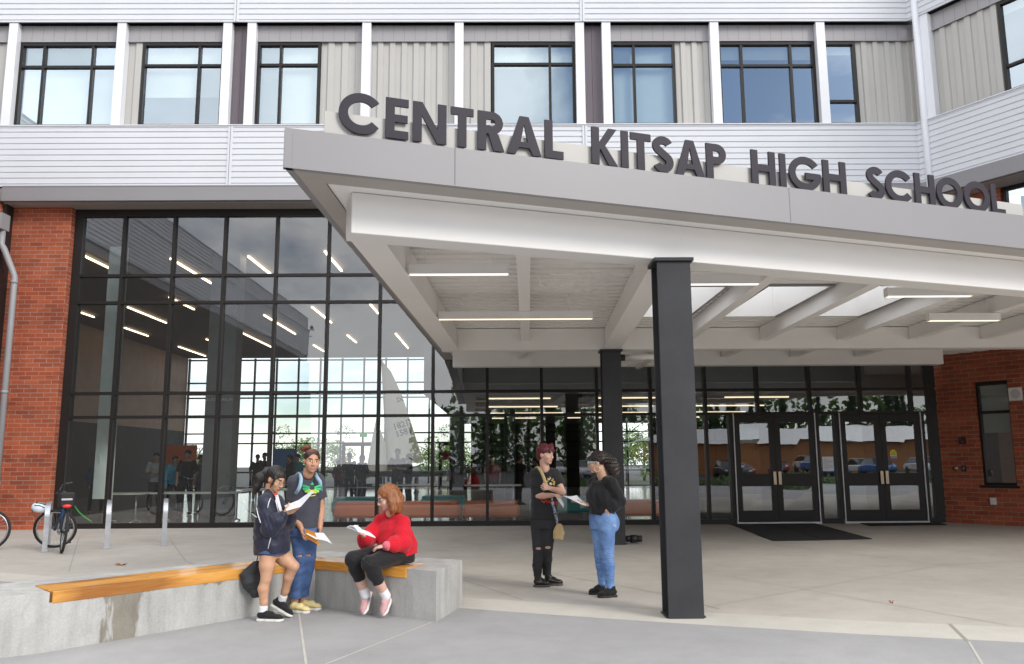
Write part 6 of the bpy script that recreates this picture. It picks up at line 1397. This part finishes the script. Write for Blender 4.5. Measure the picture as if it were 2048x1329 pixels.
for a in ((675, 31, 0, (.16, .03, .03), (.03, .03, .035), 150, .86, 'small person in dark red inside, leftmost of three left of the sail'), (697, 30, 0, (.02, .02, .022), (.02, .02, .022), 170, 1.0, 'broad dark figure inside, tallest of three left of the sail'), (723, 29.5, 2, (.02, .02, .02), (.025, .025, .03), 60, .96, 'dark figure inside next to the sail edge, facing right'),
          (794, 27.5, 1, (.06, .06, .07), (.03, .03, .04), 5, 1.06, 'tall person inside before the sail looking down at their hands'), (817, 28, 2, (.03, .03, .03), (.02, .02, .025), -80, .97, 'shorter person inside at the lower corner of the sail'),
          (512, 33, 0, (.03, .03, .03), (.03, .03, .03), 20, 1.0, 'dark figure inside just right of the pillar, nearer it'), (526, 33.5, 1, (.02, .02, .02), (.03, .03, .03), -20, 1.04, 'dark figure inside, second to the right of the pillar'), (577, 28, 2, (.015, .015, .015), (.02, .02, .02), -60, .97, 'long haired dark figure inside before the blue display'), (592, 28.5, 1, (.06, .26, .30), (.03, .03, .05), -30, .98, 'person in teal shirt inside, beside the blue display'),
          (371, 24, 0, (.012, .012, .012), (.02, .02, .02), 0, 1.03, 'black figure inside under the orange poster'), (346, 24.5, 2, (.05, .30, .45), (.03, .03, .05), 30, .94, 'person in bright blue shirt inside behind the table'), (308, 25, 1, (.35, .36, .38), (.05, .05, .07), 10, 1.0, 'person in pale grey shirt inside behind the long table'), (398, 25, 0, (.10, .11, .14), (.05, .06, .10), 60, .96, 'person in blue grey clothes inside near the dark pillar'), (192, 25, 2, (.06, .12, .20), (.03, .03, .04), 40, .93, 'person in blue top inside nearest the brick pier'),
          (912, 29, 2, (.09, .09, .16), (.03, .03, .04), 40, .92, 'person in violet grey top inside right of the sail'), (925, 28, 0, (.02, .02, .025), (.02, .02, .02), -20, .90, 'short black figure inside right of the sail'), (985, 27, 0, (.18, .02, .03), (.03, .02, .02), 10, .92, 'person in maroon top inside behind the red haired person')): inside(*a)
# green tape on the glass
b = MB(); b.tube([at(147, 1009, 19.6), at(158, 1025, 19.6), at(170, 1035, 19.6), at(183, 1043.5, 19.6)], .014, 6); tag(b.build('green_rope', M('bright_green', (.05, .65, .12), .5)), 'bright green cord leaning inside the glass by the leaning bicycle', 'rope')
b = MB(); b.box(-7.75, -6.8, 19.9, 20.1, .02, .06); tag(b.build('green_tray', M('bright_green_b', (.06, .45, .10), .5)), 'flat bright green tray on the hall floor behind the farthest bike rack', 'tray')
# ------------------------------------------------------------------ trees, cars and buildings around
leafm = []
for k, (c1, c2) in enumerate((((.08, .16, .035), (.22, .36, .09)), ((.035, .08, .032), (.09, .16, .06)))):
    m, nt, b, L = nodes('foliage_%s' % ('broad', 'needle')[k]); L.new(ramp(nt, noise(nt, L, coords(nt), 1.3, 3), [(.3, c1), (.7, c2)], L), b.inputs['Base Color']); b.inputs['Roughness'].default_value = .7; leafm.append(m)
bark = M('bark', (.09, .065, .045), .9, 0, .3, 6)
def broad_mesh(seed, hgt, n=2200, r=2.0):
    R_ = np.random.default_rng(seed); tr = MB(); tr.tube([(0, 0, 0), (.05, 0, hgt*.3), (0, .06, hgt*.55), (.1, 0, hgt*.85)], [.12, .10, .07, .02], 8)
    for k in range(6): a = k*1.05+R_.uniform(0, .5); z = hgt*(.3+.08*k); tr.tube([(0, 0, z), (math.cos(a)*r*.35, math.sin(a)*r*.35, z+hgt*.12), (math.cos(a)*r*.7, math.sin(a)*r*.7, z+hgt*.2)], [.05, .035, .012], 6)
    lv = MB(); cl = [(R_.normal(size=3)*A3(r*.5, r*.5, hgt*.17)+A3(0, 0, hgt*.62), R_.uniform(.35, .8)) for _ in range(16)]
    for i in range(n):
        c, q = cl[i % 16]; p = c+nrm(R_.normal(size=3))*q*R_.uniform(.6, 1.05)*A3(1, 1, .8); u = nrm(R_.normal(size=3)); w = nrm(np.cross(u, R_.normal(size=3))); s = R_.uniform(.05, .10)
        lv.add([p-u*s, p+w*s*.6, p+u*s, p-w*s*.6], [[0, 1, 2, 3]])
    return tr, lv
def conifer_mesh(seed, hgt=11, n=900):
    R_ = np.random.default_rng(seed); tr = MB(); tr.tube([(0, 0, 0), (0, 0, hgt)], [.22, .02], 8); lv = MB()
    for i in range(n):
        t = R_.uniform(.08, 1)**.8; z = hgt*t; rad = (1-t)*hgt*.22*(.75+.35*math.sin(t*40+R_.uniform(0, 1)))+.08; a = R_.uniform(0, 6.283); q = rad*R_.uniform(.3, 1)
        p = A3(math.cos(a)*q, math.sin(a)*q, z-q*.35); d = A3(math.cos(a), math.sin(a), -.4); w = A3(-math.sin(a), math.cos(a), 0); s = R_.uniform(.25, .5)
        lv.add([p-d*s, p+w*s*.45, p+d*s, p-w*s*.45], [[0, 1, 2, 3]])
    return tr, lv
def tree(name, tm, lm, label, loc, grp, sc_=1, rz=0):
    t = thing(name, label, 'tree', loc, grp, rz); t.scale = (sc_,)*3; link('trunk', tm, t); link('crown', lm, t); return t
def meshes(tm, lm, lmat):
    a = tm.build('trunk', bark); b_ = lm.build('crown', lmat, recalc=False); r = (a.data, b_.data); bpy.data.objects.remove(a); bpy.data.objects.remove(b_); return r
BT = [meshes(*broad_mesh(s_, 4.6), leafm[0]) for s_ in (1, 2)]; CT = [meshes(*conifer_mesh(s_), leafm[1]) for s_ in (3, 4)]
for k, (px, Yt, sc_) in enumerate(((395, 62, .9), (585, 64, 1.0), (612, 66, 1.05), (675, 60, .95), (868, 62, .95), (895, 64, 1.0), (1255, 58, 1.2), (1290, 60, 1.1), (930, 66, .9))):
    x = at(px, 950, Yt)[0]; tree('small_tree', *BT[k % 2], 'leafy green tree seen through the hall and its far glass wall', (x, Yt, -.9), 'trees beyond the hall', sc_, k*1.3)
RT = random.Random(12)
for k in range(64):
    x = -10+k*1.4+RT.uniform(-1.5, 1.5); y = -60-RT.uniform(0, 16); tree('conifer', *CT[k % 2], 'dark conifer across the car park, mirrored in the entrance glass', (x, y, 0), 'conifers across the car park', RT.uniform(.6, 1.0), k)
R_ = np.random.default_rng(31); b = MB()
for i in range(9000):
    x = R_.uniform(-14, 110); zt = 9.6+1.6*math.sin(x*.5)+1.3*math.sin(x*1.7+1)+.8*math.sin(x*4.1); p = A3(x, R_.uniform(-84, -79), zt*R_.uniform(0, 1)**.8); u = nrm(R_.normal(size=3)); w = nrm(np.cross(u, R_.normal(size=3))); s = R_.uniform(.25, .75)
    b.add([p-u*s, p+w*s*.6, p+u*s, p-w*s*.6], [[0, 1, 2, 3]])
o = b.build('woodland', leafm[0], recalc=False); tag(o, 'far belt of mixed green woodland mirrored in the entrance glass', 'woodland', kind='stuff')
# parked cars across the forecourt
def car_parts():
    b = MB(); prof = [(-2.1, .35), (-2.12, .72), (-1.95, .88), (-1.5, .93), (.55, .95), (1.3, .92), (1.95, .80), (2.1, .62), (2.1, .35)]
    n = len(prof); hw = .86; b.add([(x, -hw, z) for x, z in prof]+[(x, hw, z) for x, z in prof], [list(range(n))[::-1], list(range(n, 2*n))]+[[i, (i+1) % n, n+(i+1) % n, n+i] for i in range(n)]); body = b
    c = MB(); lo_ = [(-1.75, .90), (1.0, .93)]; hi_ = [(-1.25, 1.44), (.25, 1.45)]
    c.add([(lo_[0][0], -.80, .90), (lo_[1][0], -.80, .93), (lo_[1][0], .80, .93), (lo_[0][0], .80, .90), (hi_[0][0], -.62, 1.42), (hi_[1][0], -.62, 1.43), (hi_[1][0], .62, 1.43), (hi_[0][0], .62, 1.42)], [[0, 1, 5, 4], [1, 2, 6, 5], [2, 3, 7, 6], [3, 0, 4, 7]])
    r = MB(); r.box(-1.28, .28, -.63, .63, 1.422, 1.47)
    w = []
    for x in (-1.3, 1.3):
        for y in (-.80, .80): q = MB(); q.tube([(x, y-.1, .32), (x, y+.1, .32)], .32, 18); w.append(q)
    hl = [MB().ball((2.06, s, .68), (.06, .16, .08), 6) for s in (-.6, .6)]
    return body, c, r, w, hl
cb_, cc_, cr_, cw_, ch_ = car_parts(); glm = M('car_glass', (.02, .025, .03), .08, 0, 0, spec=.9)
def car(label, loc, rz, col):
    pm = M('car_paint', col, .25, .2, .02); t = thing('parked_car', label, 'car', loc, 'cars in the car park', rz)
    cb_.build('body', pm, t, bevel=.06); cc_.build('windows', glm, t); cr_.build('roof', pm, t, bevel=.02)
    for q in cw_: q.build('wheel', rubber, t)
    for q in ch_: q.build('headlight', MT['whitep'], t)
cols = [((.75, .75, .76), 'white'), ((.05, .16, .45), 'blue'), ((.35, .02, .02), 'red'), ((.04, .04, .045), 'black'), ((.42, .43, .45), 'silver'), ((.70, .70, .70), 'pale')]
where = ['far left', 'left', 'middle', 'right', 'far right']
for k in range(16):
    c_, nm = cols[(k*5+k//6) % 6]; row = k // 8; x = 6+(k % 8)*4.1-row*1.5
    car('%s parked car mirrored in the entrance door glass' % nm, (x, -30-row*9, 0), math.radians(90+RT.uniform(-4, 4)), c_)
# low building beyond the car park
LB = thing('low_building', 'low brown building with white roof mirrored in the entrance door glass', 'building', (31, -52, 0)); 
b = MB(); b.box(-17, 15, -5, 5, 0, 3.3); b.build('wall', M('brown_siding', (.42, .19, .08), .8), LB); b = MB(); b.add([(-17.6, 5.6, 3.25), (15.6, 5.6, 3.25), (15.6, 0, 5.0), (-12, 0, 5.0), (-17.6, -5.6, 3.25), (15.6, -5.6, 3.25)], [[0, 1, 2, 3], [3, 2, 5, 4], [0, 3, 4], [1, 5, 2]]); b.build('roof', M('white_roof', (.8, .8, .8), .5), LB)
# planting bed behind the camera
b = MB(); R_ = np.random.default_rng(9)
for i in range(5200):
    p = A3(R_.uniform(2, 26), R_.uniform(-13.5, -10), 0); hh = .25+.35*math.sin(p[0]*1.3)**2; p[2] = R_.uniform(0, hh); u = nrm(R_.normal(size=3)); w = nrm(np.cross(u, R_.normal(size=3))); s = R_.uniform(.05, .12); b.add([p-u*s, p+w*s*.5, p+u*s, p-w*s*.5], [[0, 1, 2, 3]])
o = b.build('ground_cover', leafm[0], recalc=False); tag(o, 'strip of low green ground cover planting mirrored in the door glass', 'planting', kind='stuff')
LP = thing('floodlight_mast', 'tall sports floodlight mast mirrored high in the hall glass', 'light mast', (-23.5, -52, 0)); b = MB(); b.tube([(0, 0, 0), (0, 0, 17)], [.2, .1], 10); b.build('mast', MT['galv'], LP); b = MB(); b.box(-2.6, 2.6, -.06, .06, 15.6, 15.7); b.box(-2.4, 2.4, -.06, .06, 14.9, 15.0); b.build('crossarm', MT['galv'], LP)
for k in range(8): b = MB(); b.ball((-2.4+k*.68, .1, 15.95 if k % 2 else 15.2), (.22, .2, .22), 6); b.build('lamp_head', MT['galv'], LP)
# ------------------------------------------------------------------ light, sky, camera
SUN_EL, SUN_AZ = math.radians(31), math.radians(46)      # sun stands behind the camera, a little to its right
sdir = A3(math.cos(SUN_EL)*math.sin(SUN_AZ), -math.cos(SUN_EL)*math.cos(SUN_AZ), math.sin(SUN_EL))
w = bpy.data.worlds.new('World'); bpy.context.scene.world = w; w.use_nodes = True; nt = w.node_tree; L = nt.links
bg = nt.nodes['Background']; sk = nt.nodes.new('ShaderNodeTexSky'); sk.sky_type = 'NISHITA'; sk.sun_disc = False
sk.sun_elevation = SUN_EL; sk.sun_rotation = math.pi-SUN_AZ; sk.altitude = 50; sk.air_density = 1.0; sk.dust_density = .6; sk.ozone_density = 2.0
g = coords(nt, 'Generated'); mp = nt.nodes.new('ShaderNodeMapping'); mp.inputs['Scale'].default_value = (1, 1, 1.8); mp.inputs['Location'].default_value = (.3, 0, 0); L.new(g, mp.inputs[0])
n = noise(nt, L, mp.outputs[0], 2.1, 7, .58, .25)
dt = nt.nodes.new('ShaderNodeVectorMath'); dt.operation = 'DOT_PRODUCT'; L.new(g, dt.inputs[0]); dt.inputs[1].default_value = tuple(nrm(A3(.36, -.93, .44)))   # a wide blue gap behind the camera, to its right
mr = nt.nodes.new('ShaderNodeMapRange'); L.new(dt.outputs['Value'], mr.inputs[0]); mr.inputs[1].default_value = .93; mr.inputs[2].default_value = .995; mr.inputs[3].default_value = 0; mr.inputs[4].default_value = .16
sb_ = nt.nodes.new('ShaderNodeMath'); sb_.operation = 'SUBTRACT'; L.new(n, sb_.inputs[0]); L.new(mr.outputs[0], sb_.inputs[1])
msk = ramp(nt, sb_.outputs[0], [(.35, (0, 0, 0)), (.50, (1, 1, 1))], L)
cl = ramp(nt, noise(nt, L, mp.outputs[0], 3.0, 5, .6), [(.3, (10.2, 10.5, 11.0)), (.7, (15.2, 15.1, 15.0))], L)
mx = nt.nodes.new('ShaderNodeMix'); mx.data_type = 'RGBA'; L.new(msk, mx.inputs[0]); L.new(sk.outputs[0], mx.inputs[6]); L.new(cl, mx.inputs[7]); L.new(mx.outputs[2], bg.inputs[0])
bg.inputs[1].default_value = .15
ld = bpy.data.lights.new('sun', 'SUN'); ld.energy = 2.1; ld.angle = math.radians(20); ld.color = (1, .96, .90)
lo = bpy.data.objects.new('sun', ld); COL.objects.link(lo); lo.rotation_euler = Vector(sdir).to_track_quat('Z', 'Y').to_euler()
cd = bpy.data.cameras.new('camera'); cam = bpy.data.objects.new('camera', cd); COL.objects.link(cam)
cam.matrix_world = Matrix(((RGT[0], UPV[0], -FWD[0], 0), (RGT[1], UPV[1], -FWD[1], 0), (RGT[2], UPV[2], -FWD[2], H), (0, 0, 0, 1)))
cd.sensor_width = 36; cd.lens = 36*F/2048; cd.clip_end = 2000; cd.clip_start = .05
sc = bpy.context.scene; sc.camera = cam
sc.view_settings.view_transform = 'Standard'; sc.view_settings.look = 'None'; sc.view_settings.exposure = 0; sc.view_settings.gamma = 1
sc.render.engine = 'CYCLES'; sc.cycles.max_bounces = 8; sc.cycles.diffuse_bounces = 4; sc.cycles.glossy_bounces = 5; sc.cycles.transparent_max_bounces = 14
sc.cycles.use_denoising = True; sc.cycles.caustics_reflective = False; sc.cycles.caustics_refractive = False; sc.cycles.sample_clamp_indirect = 6
